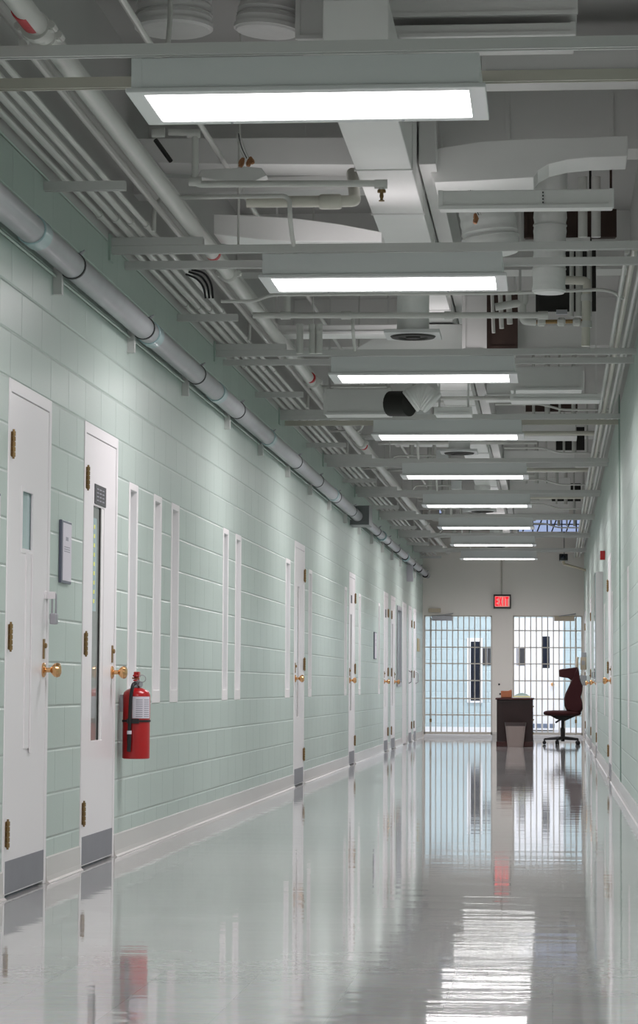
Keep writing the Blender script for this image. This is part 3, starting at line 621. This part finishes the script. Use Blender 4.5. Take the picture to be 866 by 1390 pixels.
for yy in (400, 436): obj('pipe_collar', LA(at(796, yy, Yv), (0, 0, -1), [(0, .034), (.04, .034)], 12), 'pipe', t, True)
px_box('cross_duct', 628, 400, 660, 476, 17.8, .25, 'rail', 'grey vertical duct side right of the main duct above the third light')
px_box('back_panel', 661, 400, 702, 472, 17.9, .1, 'dkbrown', 'dark brown panel right of the grey duct side above the third light', 'panel', straps=False)  # flat panel in one dark brown tone
for j in range(3): tag(obj('pipe_drop', T([at(668+11*j, 400, 17.6), at(670+11*j, 452-6*j, 17.6)], .012+.004*j, 0, 10), 'pipe', None, True), 'thin vertical pipe over the dark brown panel, %s of three' % ['left', 'middle', 'right'][j], 'pipe')
px_box('cross_duct', 700, 440, 800, 476, 18.0, .2, 'beam', 'plain grey duct panel near the right wall above the third light')
# bay three
px_box('cross_duct', 693, 497, 790, 529, 20.2, .4, 'duct', 'white box duct right of the third light')
px_box('cross_duct', 693, 534, 815, 543, 19.6, .3, 'duct', 'thin white duct strip right of the third light, under the box duct')
t = thing('flexible_duct', 'flexible duct with a black open end above the fourth light', 'duct', at(545, 563, 20))
obj('dark_opening', tube(bmesh.new(), [at(530, 548, 20.1), at(556, 548, 20.0)], .1, 20, 0), 'dark', t, True)
n = 18; P = [at(556, 546, 20.0).lerp(at(588, 548, 20.0), i/n)+Vector((0, 0, .05*math.sin(i/n*3.14))) for i in range(n+1)]
obj('flexible_sleeve', tube(bmesh.new(), P, .09, 20, 0, [.095+.006*(i % 2) for i in range(n+1)]), 'wrap', t, True)
px_box('cross_duct', 440, 527, 530, 562, 20.6, .3, 'duct2', 'grey duct face left of the flexible duct')
px_box('cross_duct', 590, 552, 640, 562, 20.3, .3, 'duct', 'small white duct end right of the flexible duct')
# farther bays: branch pipes, ducts and drops that repeat along the corridor
spec = {3: 'fourth', 4: 'fifth', 5: 'sixth', 6: 'seventh', 7: 'eighth'}
for k, nm in spec.items():
    y = YS[k]
    random.seed(k*13)
    zc = 3.46
    tag(obj('branch_pipe', T([(mx_+.04, y+1.3, zc), (-.25+.1*random.random(), y+1.3, zc)], .019, 0, 10), 'pipe', None, True), 'grey branch pipe crossing the ceiling just past the %s light' % nm, 'pipe', 'branch pipes from the sprinkler main')
    tag(obj('branch_pipe', T([(mx_+.04, y+2.5, zc+.12), (-1.0, y+2.5, zc+.12)], .028, 0, 10), 'pipe', None, True), 'shorter thick branch pipe on the left, well past the %s light' % nm, 'pipe', 'branch pipes from the sprinkler main')
    t = thing('cross_duct', 'white cross duct on the right between rails past the %s light' % nm, 'duct', (-.1, y+1.6, 3.5))
    x1 = .25+.12*random.random(); z0 = 3.5+.08*random.random()
    obj('duct_body', B(-.58, x1, y+1.6, y+2.1, z0, z0+.22), 'duct' if k % 2 else 'duct2', t, bevel=.006)
    obj('edge_flange', slab(bmesh.new(), 'z', -.6, x1+.012, y+1.585, y+2.112, z0-.006, z0+.012), 'duct', t)
    t = thing('cross_duct', 'pale cross duct on the left between rails past the %s light' % nm, 'duct', (-1.4, y+3.0, 3.6))
    obj('duct_body', B(-1.75, -1.0, y+3.0, y+3.4, 3.62, 3.86), 'duct', t, bevel=.006)
    obj('edge_flange', slab(bmesh.new(), 'z', -1.76, -.99, y+2.985, y+3.41, 3.612, 3.63), 'duct2', t)
    px = (-.25, .05, -.4, 0, -.1)[k-3]; zr = 3.52+.1*random.random()
    if k in (3, 4, 6): o = obj('shade_panel', B(px, px+(.5, .32, 0, .42)[k-3], y+3.35, y+3.4, zr, zr+.26), 'dkbrown' if k % 2 else 'dark', None)  # flat dark panel added to paint in the shade of ceiling crevices
    if k in (3, 4, 6): tag(o, 'dark panel for crevice shade high on the right past the %s light' % nm, 'recess', 'dark shade panels above the rails')
    for j in range(4):
        xx = px+.06+.13*j+.03*random.random(); rr = (.014, .026, .012, .02)[j]
        tag(obj('pipe_drop', T([(xx, y+3.28, zr-.05), (xx, y+3.28, ZD)], rr, 0, 10), 'pipe', None, True), 'thin vertical pipe over the dark panel past the %s light, %s from the left' % (nm, ORD[j] if j else 'first'), 'pipe', 'vertical pipe drops above the lights')
    tag(obj('junction_box', B(-1.25, -1.12, y+2.2, y+2.28, 3.36, 3.47), 'housing', None, bevel=.004), 'small grey junction box in the ceiling left of centre past the %s light' % nm, 'junction box')
    tag(obj('electrical_conduit', T([(-1.25, y+2.24, 3.41), (-1.7, y+2.24, 3.41), (-1.8, y+2.6, 3.30), (-2.1, y+2.6, 3.30)], .010, .06, 8), 'pipe', None, True), 'thin bent conduit leading left from the small box past the %s light' % nm, 'conduit')
    tag(obj('electrical_conduit', T([(.5, y+1.0, 3.32), (.1, y+1.0, 3.32), (-.1, y+1.25, 3.40), (-.5, y+1.25, 3.40)], .010, .06, 8), 'pipe', None, True), 'thin bent conduit from the right wall bundle past the %s light' % nm, 'conduit')
    for j, x in enumerate((-1.55, -1.3)):
        tag(obj('pipe_drop', T([(x, y+2.8, 3.32 if j % 2 else 3.25), (x, y+2.8, ZD)], .02 if j % 2 else .028, 0, 10), 'pipe', None, True), 'vertical pipe drop %s past the %s light' % (['far left', 'left of centre'][j], nm), 'pipe', 'vertical pipe drops above the lights')
    tag(obj('cross_pipe', T([(-.55, y+3.2, 3.33), (XR-.1, y+3.2, 3.33)], .022, 0, 10), 'pipe_tan', None, True), 'pale cross pipe on the right before the light after the %s' % nm, 'pipe', 'pale cross pipes on the right')

# ------------------------------------------------------------------ end wall things
ya = YE-.06
a = at(670, 826, ya); b = at(693.5, 807, ya)
t = thing('exit_sign', 'lit red EXIT sign in a black case on the end wall', 'exit sign', ((a.x+b.x)/2, ya, a.z))
obj('sign_case', slab(bmesh.new(), 'y', a.x, b.x, a.z, b.z, ya-.03, YE, [(a.x+.022, b.x-.022, a.z+.03, b.z-.03)]), 'caseblk', t, bevel=.003)
obj('sign_face', B(a.x+.02, b.x-.02, ya-.018, ya-.012, a.z+.028, b.z-.028), 'exitface', t)
def letter(ch, x, z, w, h, y):
    bm = bmesh.new(); s = w*.30
    def bar(x0, x1, z0, z1): box(bm, x+x0*w, x+x1*w, y-.006, y, z+z0*h, z+z1*h)
    def diag(xa, xb):
        v = [bm.verts.new((x+q*w, yy, z+zz*h)) for yy in (y-.006, y) for q, zz in ((xa, 0), (xa+.3 , 0), (xb+.3, 1), (xb, 1))]
        for f in [(0,1,2,3),(4,5,6,7),(0,1,5,4),(1,2,6,5),(2,3,7,6),(3,0,4,7)]: bm.faces.new([v[i] for i in f])
    if ch == 'E': bar(0, .34, 0, 1); bar(0, 1, 0, .18); bar(0, .9, .41, .59); bar(0, 1, .82, 1)
    if ch == 'X': diag(0, .7); diag(.7, 0)
    if ch == 'I': bar(.32, .68, 0, 1)
    if ch == 'T': bar(.32, .68, 0, 1); bar(0, 1, .82, 1)
    return bm
W = b.x-a.x-.06; lw = W/4.1; x = a.x+.032
for ch, adv in (('E', 1.08), ('X', 1.0), ('I', .86), ('T', 1)):
    obj('letter_'+ch.lower(), letter(ch, x, a.z+.045, lw*.92, b.z-a.z-.09, ya-.018), 'exitred', t); x += lw*adv
xs = (a.x+b.x)/2-.01
tag(obj('electrical_conduit', T([(xs, YE-.02, b.z), (xs, YE-.02, ZD)], .014, 0, 10), 'bars', None, True), 'vertical conduit rising from the exit sign', 'conduit')
# clerestory panes
for nm, x0, x1, z0, z1, lab in (('window_21', -.66, .5, 3.66, 3.92, 'bluish daylit window high above the end wall on the right'), ('window_22', -2.0, -1.62, 3.9, 4.06, 'small bluish daylit window high above the end wall on the left')):
    t = thing(nm, lab, 'window', ((x0+x1)/2, YE, z0), kind='structure')
    obj('glass', B(x0, x1, YE+.05, YE+.06, z0, z1), 'sky', t)
    bm = bmesh.new()
    for j in range(9 if x1-x0 > 1 else 3):
        xx = x0+(x1-x0)*(j+.5)/(9 if x1-x0 > 1 else 3); tube(bm, [(xx-.05*(j % 2), YE+.03, z0), (xx+.05*(j % 2), YE+.03, z1)], .012, 6)
    box(bm, x0, x1, YE+.02, YE+.04, (z0+z1)/2-.01, (z0+z1)/2+.01)
    obj('window_bars', bm, 'vgrey', t)
# barred gates
def gate(x0, x1, label, side):
    t = thing('barred_gate', label, 'barred gate', ((x0+x1)/2, YE, 0))
    yb = YE+.06; n = round((x1-x0)/.102)
    step = (x1-x0)/n
    for i in range(n+1):
        x = x0+.012+(x1-x0-.024)*i/n
        obj('vertical_bar', T([(x, yb, .07), (x, yb, 2.16)], .0095, 0, 8), 'bars', t, True)
    for z in (1.90, 1.60, 1.31, 1.01, .69, .40):
        obj('flat_crossbar', B(x0, x1, yb-.011, yb+.011, z-.010, z+.010), 'bars', t)
    bm = bmesh.new(); box(bm, x0, x1, yb-.03, yb+.03, .055, .10); box(bm, x0, x1, yb-.03, yb+.03, 2.145, 2.165); box(bm, x0-.0, x0+.022, yb-.03, yb+.03, .0, 2.165); box(bm, x1-.022, x1, yb-.03, yb+.03, .0, 2.165)
    obj('gate_frame', bm, 'bars', t)
    obj('sill', B(x0, x1, YE, YE+.15, .0, .05), 'whitedoor', t)
    for z in (.40, .69):
        for i in range(1, n): x = x0+.012+(x1-x0-.024)*i/n; obj('rivet', LA((x, yb-.011, z), (0, -1, 0), [(0, .02), (.012, .018), (.016, .008)], 8), 'bars', t, True)
    s = 1 if side == 'l' else -1; xe = x0 if side == 'l' else x1
    bm = T([(xe+s*.12, yb-.03, .07), (xe+s*.12, yb-.03, 2.12)], .014); obj('lock_post', bm, 'bars', t, True)
    xa, xb = sorted((xe+s*.14, xe+s*.50))
    obj('closer_box', B(xa, xb, yb-.10, yb-.03, 2.07, 2.16), 'steel' if side == 'l' else 'beige', t, bevel=.006)
    bm = T([(xa+.05, yb-.08, 2.15), (xb-.12, yb-.16, 2.175), (xb+.02, yb-.09, 2.20)], .008); obj('closer_arm', bm, 'steel', t, True)
    bm = T([(xe+s*.12, yb-.04, 1.05), (xe+s*.12, yb-.09, 1.08), (xe+s*.12, yb-.09, 1.22), (xe+s*.12, yb-.04, 1.25)], .009, .03); obj('pull_handle', bm, 'bars', t, True)
    bm = B(*sorted((xe+s*.10, xe+s*.14)), yb-.05, yb-.03, .27, .33); obj('floor_bolt', bm, 'old_brass', t)
gate(-2.27, -1.06, 'left barred gate in the end wall showing the pale blue passage', 'l')
gate(-.69, .54, 'right barred gate in the end wall behind desk and chair', 'r')
p = at(590, 829, YE-.05); tag(obj('operator_box', B(p.x-.11, p.x+.11, YE-.09, YE, p.z-.03, p.z+.04), 'beige', bevel=.005), 'beige box on the end wall above the left gate', 'box')
for xx, yy, lab in ((677.5, 929, 'small black knob on the pillar between the gates, upper one'), (679, 942, 'small black knob on the pillar between the gates, lower one')):
    p = at(xx, yy, YE); tag(obj('wall_button', LA((p.x, YE, p.z), (0, -1, 0), [(0, .018), (.012, .016), (.014, .004)], 12), 'black'), lab, 'button')
# security camera
t = thing('security_camera', 'dark security camera on a bracket arm near the right ceiling', 'camera', at(765, 760, 43.3))
p = at(765, 757, 43.3)
obj('camera_body', B(p.x-.075, p.x+.07, 43.2, 43.5, p.z-.05, p.z+.06), 'caseblk', t, bevel=.008)
obj('camera_lens', LA((p.x-.01, 43.2, p.z), (0, -1, 0), [(0, .04), (.03, .04), (.035, .03)], 16), 'navy', t, True)
obj('mount_head', LA((p.x, 43.35, p.z-.05), (0, 0, -1), [(0, .03), (.05, .02)], 12), 'beige', t, True)
obj('bracket_arm', T([(p.x, 43.35, p.z-.10), (XR, 43.5, p.z-.20)], .02, 0, 10), 'beige', t, True)
obj('camera_cable', T([(p.x+.01, 43.4, p.z+.06), (p.x+.01, 43.4, p.z+.45)], .006, 0, 6), 'black', t)
# light switch and sign on left wall near the gate, alarm etc.
p = (XL, 44.6)
tag(obj('wall_plate', B(XL, XL+.02, 44.15, 44.75, 1.50, 1.72), 'tan', bevel=.003), 'tan wall plate by the left gate', 'wall plate')
bm = B(XL, XL+.10, 40.9, 40.95, 2.56, 2.83); tag(obj('hanging_sign', bm, 'paper', bevel=.004), 'small white sign projecting high from the far left wall', 'sign')
t = thing('fire_alarm', 'red fire alarm box high on the right wall', 'fire alarm', (XR, 27.9, 2.26))
obj('alarm_body', B(XR-.052, XR, 27.85, 27.97, 2.27, 2.365), 'red', t, bevel=.004)
obj('strobe_lens', B(XR-.058, XR-.052, 27.88, 27.94, 2.29, 2.32), 'paper', t)
t = thing('wall_cabinet', 'tall shallow white cabinet on the right wall under the alarm', 'cabinet', (XR, 29.3, .95))
obj('cabinet_body', B(XR-.083, XR, 29.0, 29.9, .955, 2.19), 'white', t, bevel=.004)
obj('cabinet_door', B(XR-.090, XR-.084, 29.01, 29.89, .965, 2.18), 'pane', t)
obj('handle', T([(XR-.09, 29.1, 1.0), (XR-.12, 29.1, 1.01), (XR-.12, 29.1, 1.07), (XR-.09, 29.1, 1.08)], .005, .01, 8), 'steel', t, True)
# wall phone
t = thing('wall_phone', 'beige telephone with receiver mounted on the right wall near the gate', 'telephone', (XR, 43.2, 1.12))
obj('phone_body', B(XR-.10, XR, 43.1, 43.3, 1.19, 1.40), 'beige', t, bevel=.01)
bm = bmesh.new(); tube(bm, [(XR-.14, 43.08, 1.40), (XR-.155, 43.08, 1.36), (XR-.155, 43.08, 1.22), (XR-.14, 43.08, 1.18)], .022, 12, .03); obj('receiver', bm, 'beige', t, True)
obj('keypad', B(XR-.08, XR-.03, 43.094, 43.1, 1.27, 1.34), 'steel', t)
obj('backing_box', B(XR-.085, XR, 43.1, 43.3, 1.40, 1.48), 'steel', t, bevel=.004)
cordpts = [(XR-.10+.012*math.cos(i*1.3), 43.1+.012*math.sin(i*1.3), 1.19-.2*math.sin(i/40*math.pi)*.8) for i in range(41)]
cordpts = [(XR-.14+i/40*.06+.010*math.cos(i*1.6), 43.08+.010*math.sin(i*1.6), 1.18-.11*math.sin(i/40*math.pi)) for i in range(41)]
obj('coiled_cord', T(cordpts, .004, 0, 6), 'beige', t, True)
tag(obj('grey_wall_box', B(XR-.11, XR, 42.9, 43.4, .93, 1.10), 'steel', bevel=.004), 'grey box on the right wall under the telephone', 'box')

# ------------------------------------------------------------------ beyond the bars
yw = 49.2
def passage_window(name, x0, y0, x1, y1, lab, fr=.035):
    a = at(x0, y1, yw); b = at(x1, y0, yw)
    t = thing(name, lab, 'window', ((a.x+b.x)/2, yw, a.z), kind='structure')
    obj('window_frame', slab(bmesh.new(), 'y', a.x, b.x, a.z, b.z, yw-.04, yw, [(a.x+fr*2, b.x-fr*1.3, a.z+fr*1.2, b.z-fr*2)]), 'whitedoor', t, bevel=.004)
    obj('glass', B(a.x+fr*2, b.x-fr*1.3, yw-.02, yw-.012, a.z+fr*1.2, b.z-fr*2), 'navy', t)
passage_window('window_31', 634, 866, 655, 954, 'dark slit window with white frame in the passage beyond the left gate')
a = at(655, 903, yw); b = at(666, 880, yw)
t = thing('passage_sign', 'grey sign plate beside the slit window beyond the left gate', 'sign', (a.x, yw, a.z)); obj('sign_plate', B(a.x, b.x, yw-.02, yw, a.z, b.z), 'vgrey', t, bevel=.003); obj('sign_edge', B(b.x-.07, b.x-.06, yw-.024, yw-.02, a.z, b.z), 'steel', t)
# white door of the passage
a = at(697, 1000, yw); b = at(760, 850, yw)
zt = b.z
t = thing('door_31', 'wide white door with slit window and louvre in the passage beyond', 'door', ((a.x+b.x)/2, yw, 0), kind='structure')
wa = at(735.5, 907, yw); wb = at(746, 864, yw)
obj('door_leaf', slab(bmesh.new(), 'y', -.95, b.x, .09, zt, yw-.05, yw-.005, [(wa.x, wb.x, wa.z, wb.z)]), 'whitedoor', t, bevel=.003)
obj('glass_panel', B(wa.x, wb.x, yw-.03, yw-.02, wa.z, wb.z), 'navy', t)
obj('door_frame', slab(bmesh.new(), 'y', -1.0, b.x+.06, 0, zt+.16, yw-.03, yw-.002, [(-.95, b.x, -.01, zt)]), 'whitedoor', t)
bm = bmesh.new()
for j in range(4):
    x0_ = -.42+j*.125; box(bm, x0_, x0_+.09, yw-.056, yw-.05, .13, .21)
obj('louvre', bm, 'blvent', t); obj('bottom_gap', B(-.5, .04, yw-.054, yw-.006, .075, .089), 'dark', t)
obj('door_knob', LA((at(750, 929, yw).x, yw-.05, at(750, 929, yw).z), (0, -1, 0), [(0, .03), (.01, .03), (.03, .012), (.05, .035), (.075, .025), (.08, .003)]), 'brass', t, True)
a = at(701, 903, yw); b = at(712, 880, yw)
t = thing('passage_sign', 'dark sign plate on the white door beyond the right gate', 'sign', (a.x, yw-.06, a.z)); obj('sign_plate', B(a.x+.06, b.x, yw-.065, yw-.052, a.z, b.z), 'vgrey', t); obj('sign_edge', B(a.x, a.x+.055, yw-.06, yw-.052, a.z, b.z), 'steel', t)
for i, x in enumerate((-4.6, -1.6, .4, 3.6)):
    t = thing('passage_light', 'fluorescent light of the passage beyond the bars, %s from the left' % ['first', 'second', 'third', 'fourth'][i], 'ceiling light', (x, 47.6, 3.0))
    obj('housing', B(x-.62, x+.62, 47.3, 47.9, 2.97, 3.045), 'housing', t); obj('lens', B(x-.58, x+.58, 47.34, 47.86, 2.955, 2.969), 'lens2', t) if 'lens2' in M else None
    lamp(t, (x, 47.6, 2.953), 1.1, .5, 30, (.95, .93, 1.0), 170)
    if 'lens2' not in M:
        M['lens2'] = mat('lit_cool_acrylic_lens', (.9, .9, .9), .5, emis=(.90, .96, 1.0), estr=3.0); obj('lens', B(x-.58, x+.58, 47.34, 47.86, 2.955, 2.969), 'lens2', t)

# ------------------------------------------------------------------ desk
dx0, dx1, dy, dzt = -.835, -.295, 39.3, .735
t = thing('desk', 'dark mahogany desk standing before the end wall', 'desk', ((dx0+dx1)/2, dy+.6, 0))
obj('side_panel', B(dx0, dx1, dy, dy+.03, .07, dzt-.03), 'mahog', t, bevel=.004)
obj('side_panel', B(dx0, dx1, dy+1.35, dy+1.38, .07, dzt-.03), 'mahog', t, bevel=.004)
obj('back_panel', B(dx0, dx0+.02, dy+.03, dy+1.35, .12, dzt-.03), 'mahog', t)
obj('desktop', B(dx0-.02, dx1+.02, dy-.025, dy+1.40, dzt-.028, dzt), 'mahog2', t, bevel=.008)
bm = bmesh.new(); box(bm, dx0-.008, dx1+.008, dy-.008, dy+.40, 0, .075); obj('plinth', bm, 'mahog2', t, bevel=.006)
bm = bmesh.new(); box(bm, dx0-.008, dx1+.008, dy+.98, dy+1.388, 0, .075); obj('plinth', bm, 'mahog2', t, bevel=.006)
for y0 in (dy+.03, dy+.97):
    obj('pedestal', B(dx0+.02, dx1-.03, y0, y0+.38, .075, dzt-.03), 'mahog', t)
    for j in range(3):
        z = .10+j*.205; dr = obj('drawer', B(dx1-.03, dx1-.008, y0+.015, y0+.365, z, z+.185), 'mahog', t, bevel=.004)
        obj('drawer_pull', T([(dx1-.008, y0+.13, z+.09), (dx1+.012, y0+.13, z+.09), (dx1+.012, y0+.25, z+.09), (dx1-.008, y0+.25, z+.09)], .006, .01, 8), 'old_brass', dr, True)
a = at(680, 947, dy+.1)
t = thing('desk_tray', 'orange brown wooden letter box on the desk', 'box', (at(687, 947, dy).x, dy+.2, dzt))
xa, xb = at(680, 940, dy+.1).x, at(694.5, 940, dy+.1).x
bm = slab(bmesh.new(), 'z', xa, xb, dy+.05, dy+.35, dzt, dzt+.105, [(xa+.012, xb-.012, dy+.062, dy+.338)]); box(bm, xa, xb, dy+.05, dy+.35, dzt, dzt+.01); obj('tray_wall', bm, 'orange', t)
bm = bmesh.new(); tube(bm, [(xa+.02, dy+.1, dzt+.095), (xb-.05, dy+.12, dzt+.10), (xb, dy+.1, dzt+.118)], .008, 8); obj('tray_contents', bm, 'orange', t)
xa, xb = at(696, 940, dy+.1).x, at(721, 940, dy+.1).x
for j in range(3):
    bm = B(xa+.01*j, xb-.012*j, dy+.06+.02*j, dy+.36, dzt+.012*j, dzt+.012*j+.010)
    tag(obj('paper_stack', bm, ['paper', 'yellow', 'paper'][j]), ['bottom pale paper stack on the desk', 'yellow paper pad in the pile on the desk', 'upper pale sheet stack in the pile on the desk'][j], 'papers', 'papers piled on the desk')
bm = bmesh.new(); zz = dzt+.036; xc = (xa+xb)/2
prism(bm, [(xc-.12, zz), (xc+.11, zz), (xc+.06, zz+.028), (xc+.0, zz+.042), (xc-.06, zz+.028)], dy+.1, dy+.34)
tag(obj('open_book', bm, 'pane', bevel=.004), 'open pale folder lying on top of the desk papers', 'folder', 'papers piled on the desk')
# wastebasket
bx, by = at(699.5, 1013, 39.0).x, 39.08
t = thing('wastebasket', 'taupe plastic wastebasket with dark liner in front of the desk', 'wastebasket', (bx, by, 0))
def basket(z0, z1, w0, w1, d0, d1, thick):
    bm = bmesh.new(); R = []
    for z, w, d in ((z0, w0, d0), (z1, w1, d1), (z1, w1-thick, d1-thick), (z0+thick, w0-thick, d0-thick)):
        ring = []
        for k in range(24):
            a = 2*math.pi*k/24; c, s = math.cos(a), math.sin(a); e = .5
            ring.append(bm.verts.new((bx+w*math.copysign(abs(c)**e, c), by+d*math.copysign(abs(s)**e, s), z)))
        R.append(ring)
    for i in range(3):
        for k in range(24): bm.faces.new((R[i][k], R[i][(k+1) % 24], R[i+1][(k+1) % 24], R[i+1][k]))
    bm.faces.new(R[0]); bm.faces.new(R[3]); return bm
obj('basket_body', basket(0, .36, .118, .158, .09, .125, .004), 'bin', t, True)
obj('bin_liner', basket(.315, .368, .157, .1625, .122, .129, .003), 'bag', t, True)

# ------------------------------------------------------------------ office chair (side on, facing left)
cy = 41.0
cxx = at(764, 1000, cy).x
t = thing('office_chair', 'dark maroon swivel office chair with high back facing left', 'office chair', (cxx, cy, 0))
def cp(px, py, dy=0): p = at(px, py, cy); return Vector((p.x, cy+dy, p.z))
for k in range(5):
    a = math.radians(90+18+72*k+0); L = .29
    e = Vector((cxx+L*math.cos(a), cy+L*math.sin(a), .085)); c0 = Vector((cxx, cy, .105))
    lg = obj('base_leg', tube(bmesh.new(), [c0, c0.lerp(e, .6), e], .02, 8, 0, [.028, .022, .016]), 'black', t, True)
    bm = bmesh.new()
    for s in (-1, 1):
        off = Vector((-math.sin(a), math.cos(a), 0))*.016*s
        lathe(bm, Vector((e.x, e.y, .030))+off-Vector((-math.sin(a), math.cos(a), 0))*.009, (-math.sin(a), math.cos(a), 0), [(0, .026), (.002, .029), (.016, .029), (.018, .026)], 14)
    lathe(bm, (e.x, e.y, .045), (0, 0, 1), [(0, .012), (.045, .012)], 8)
    obj('caster', bm, 'black', lg, True)
obj('gas_column', LA((cxx, cy, .05), (0, 0, 1), [(0, .028), (.05, .034), (.20, .034), (.21, .026), (.40, .026), (.42, .03)], 16), 'black', t, True)
zs = cp(760, 968).z
sx0, sx1 = cp(737.5, 966).x, cp(789, 966).x
bm = bmesh.new()
def pad(bm, cen, half, pw, axis_m=None, seg=20, ring=10):
    # superellipsoid cushion
    rows = []
    for i in range(ring+1):
        ph = -math.pi/2+math.pi*i/ring; row = []
        for k in range(seg):
            th = 2*math.pi*k/seg
            f = lambda v, e: math.copysign(abs(v)**e, v)
            p = Vector((half[0]*f(math.cos(ph), pw[1])*f(math.cos(th), pw[0]), half[1]*f(math.cos(ph), pw[1])*f(math.sin(th), pw[0]), half[2]*f(math.sin(ph), pw[1])))
            if axis_m: p = axis_m @ p
            row.append(bm.verts.new(cen+p))
        rows.append(row)
    for i in range(ring):
        for k in range(seg): bm.faces.new((rows[i][k], rows[i][(k+1) % seg], rows[i+1][(k+1) % seg], rows[i+1][k]))
    bmesh.ops.remove_doubles(bm, verts=bm.verts[:], dist=1e-5)
    return bm
obj('seat', pad(bmesh.new(), Vector(((sx0+sx1)/2, cy, zs+.0)), (abs(sx1-sx0)/2, .25, .045), (.45, .6)), 'maroon', t, True)
bm = bmesh.new(); prism(bm, [(cp(746, 971).x, cp(746, 971).z), (cp(784, 971).x, cp(784, 971).z), (cp(766, 978).x, cp(766, 979).z), (cp(755, 976).x, cp(755, 976).z)], cy-.09, cy+.09); obj('seat_mechanism', bm, 'black', t, bevel=.006)
obj('tilt_lever', T([cp(764, 975), cp(757, 979), cp(754, 981)], .014, .01, 8), 'black', t, True)
# backrest outline seen from the side, rounded in depth
out = [(770, 967), (766, 958), (765.5, 948), (768, 940), (772, 932), (775, 925), (778, 918), (781, 910), (783.5, 905.5), (786, 911), (787, 920), (789, 927), (791, 931), (790.5, 938), (788.5, 946), (790.5, 954), (791, 962), (788, 968), (780, 970)]
def cushion(outline, hw, grow=5):
    P = [cp(x, y) for x, y in outline]; c = sum(P, Vector())/len(P); bm = bmesh.new(); rings = []
    steps = [(-1, .86), (-.8, .97), (-.4, 1), (.4, 1), (.8, .97), (1, .86)]
    for s, sc in steps:
        rings.append([bm.verts.new((c.x+(p.x-c.x)*(1 if abs(s) < .5 else sc), cy+s*hw*(1-.25*max(0, (p.z-1.0))/.4), c.z+(p.z-c.z)*sc)) for p in P])
    n = len(P)
    for i in range(len(rings)-1):
        for k in range(n): bm.faces.new((rings[i][k], rings[i][(k+1) % n], rings[i+1][(k+1) % n], rings[i+1][k]))
    bm.faces.new(rings[0]); bm.faces.new(rings[-1]); return bm
obj('backrest', cushion(out, .225), 'maroon', t, True)
obj('headrest', cushion([(758.5, 910), (760, 908.5), (772, 907), (783, 905.5), (785, 908), (782, 916), (779, 926), (775, 923), (771, 920.5), (763, 919.5), (759, 918.5)], .15), 'maroon', t, True)
obj('back_shell', T([cp(773, 969, -.0), cp(771, 958), cp(770.5, 948), cp(774, 936)], .012, .03, 8), 'black', t, True)

# ------------------------------------------------------------------ world
w = bpy.data.worlds.new('world'); SC.world = w; w.use_nodes = True
w.node_tree.nodes['Background'].inputs[0].default_value = (.6, .7, .8, 1); w.node_tree.nodes['Background'].inputs[1].default_value = .3
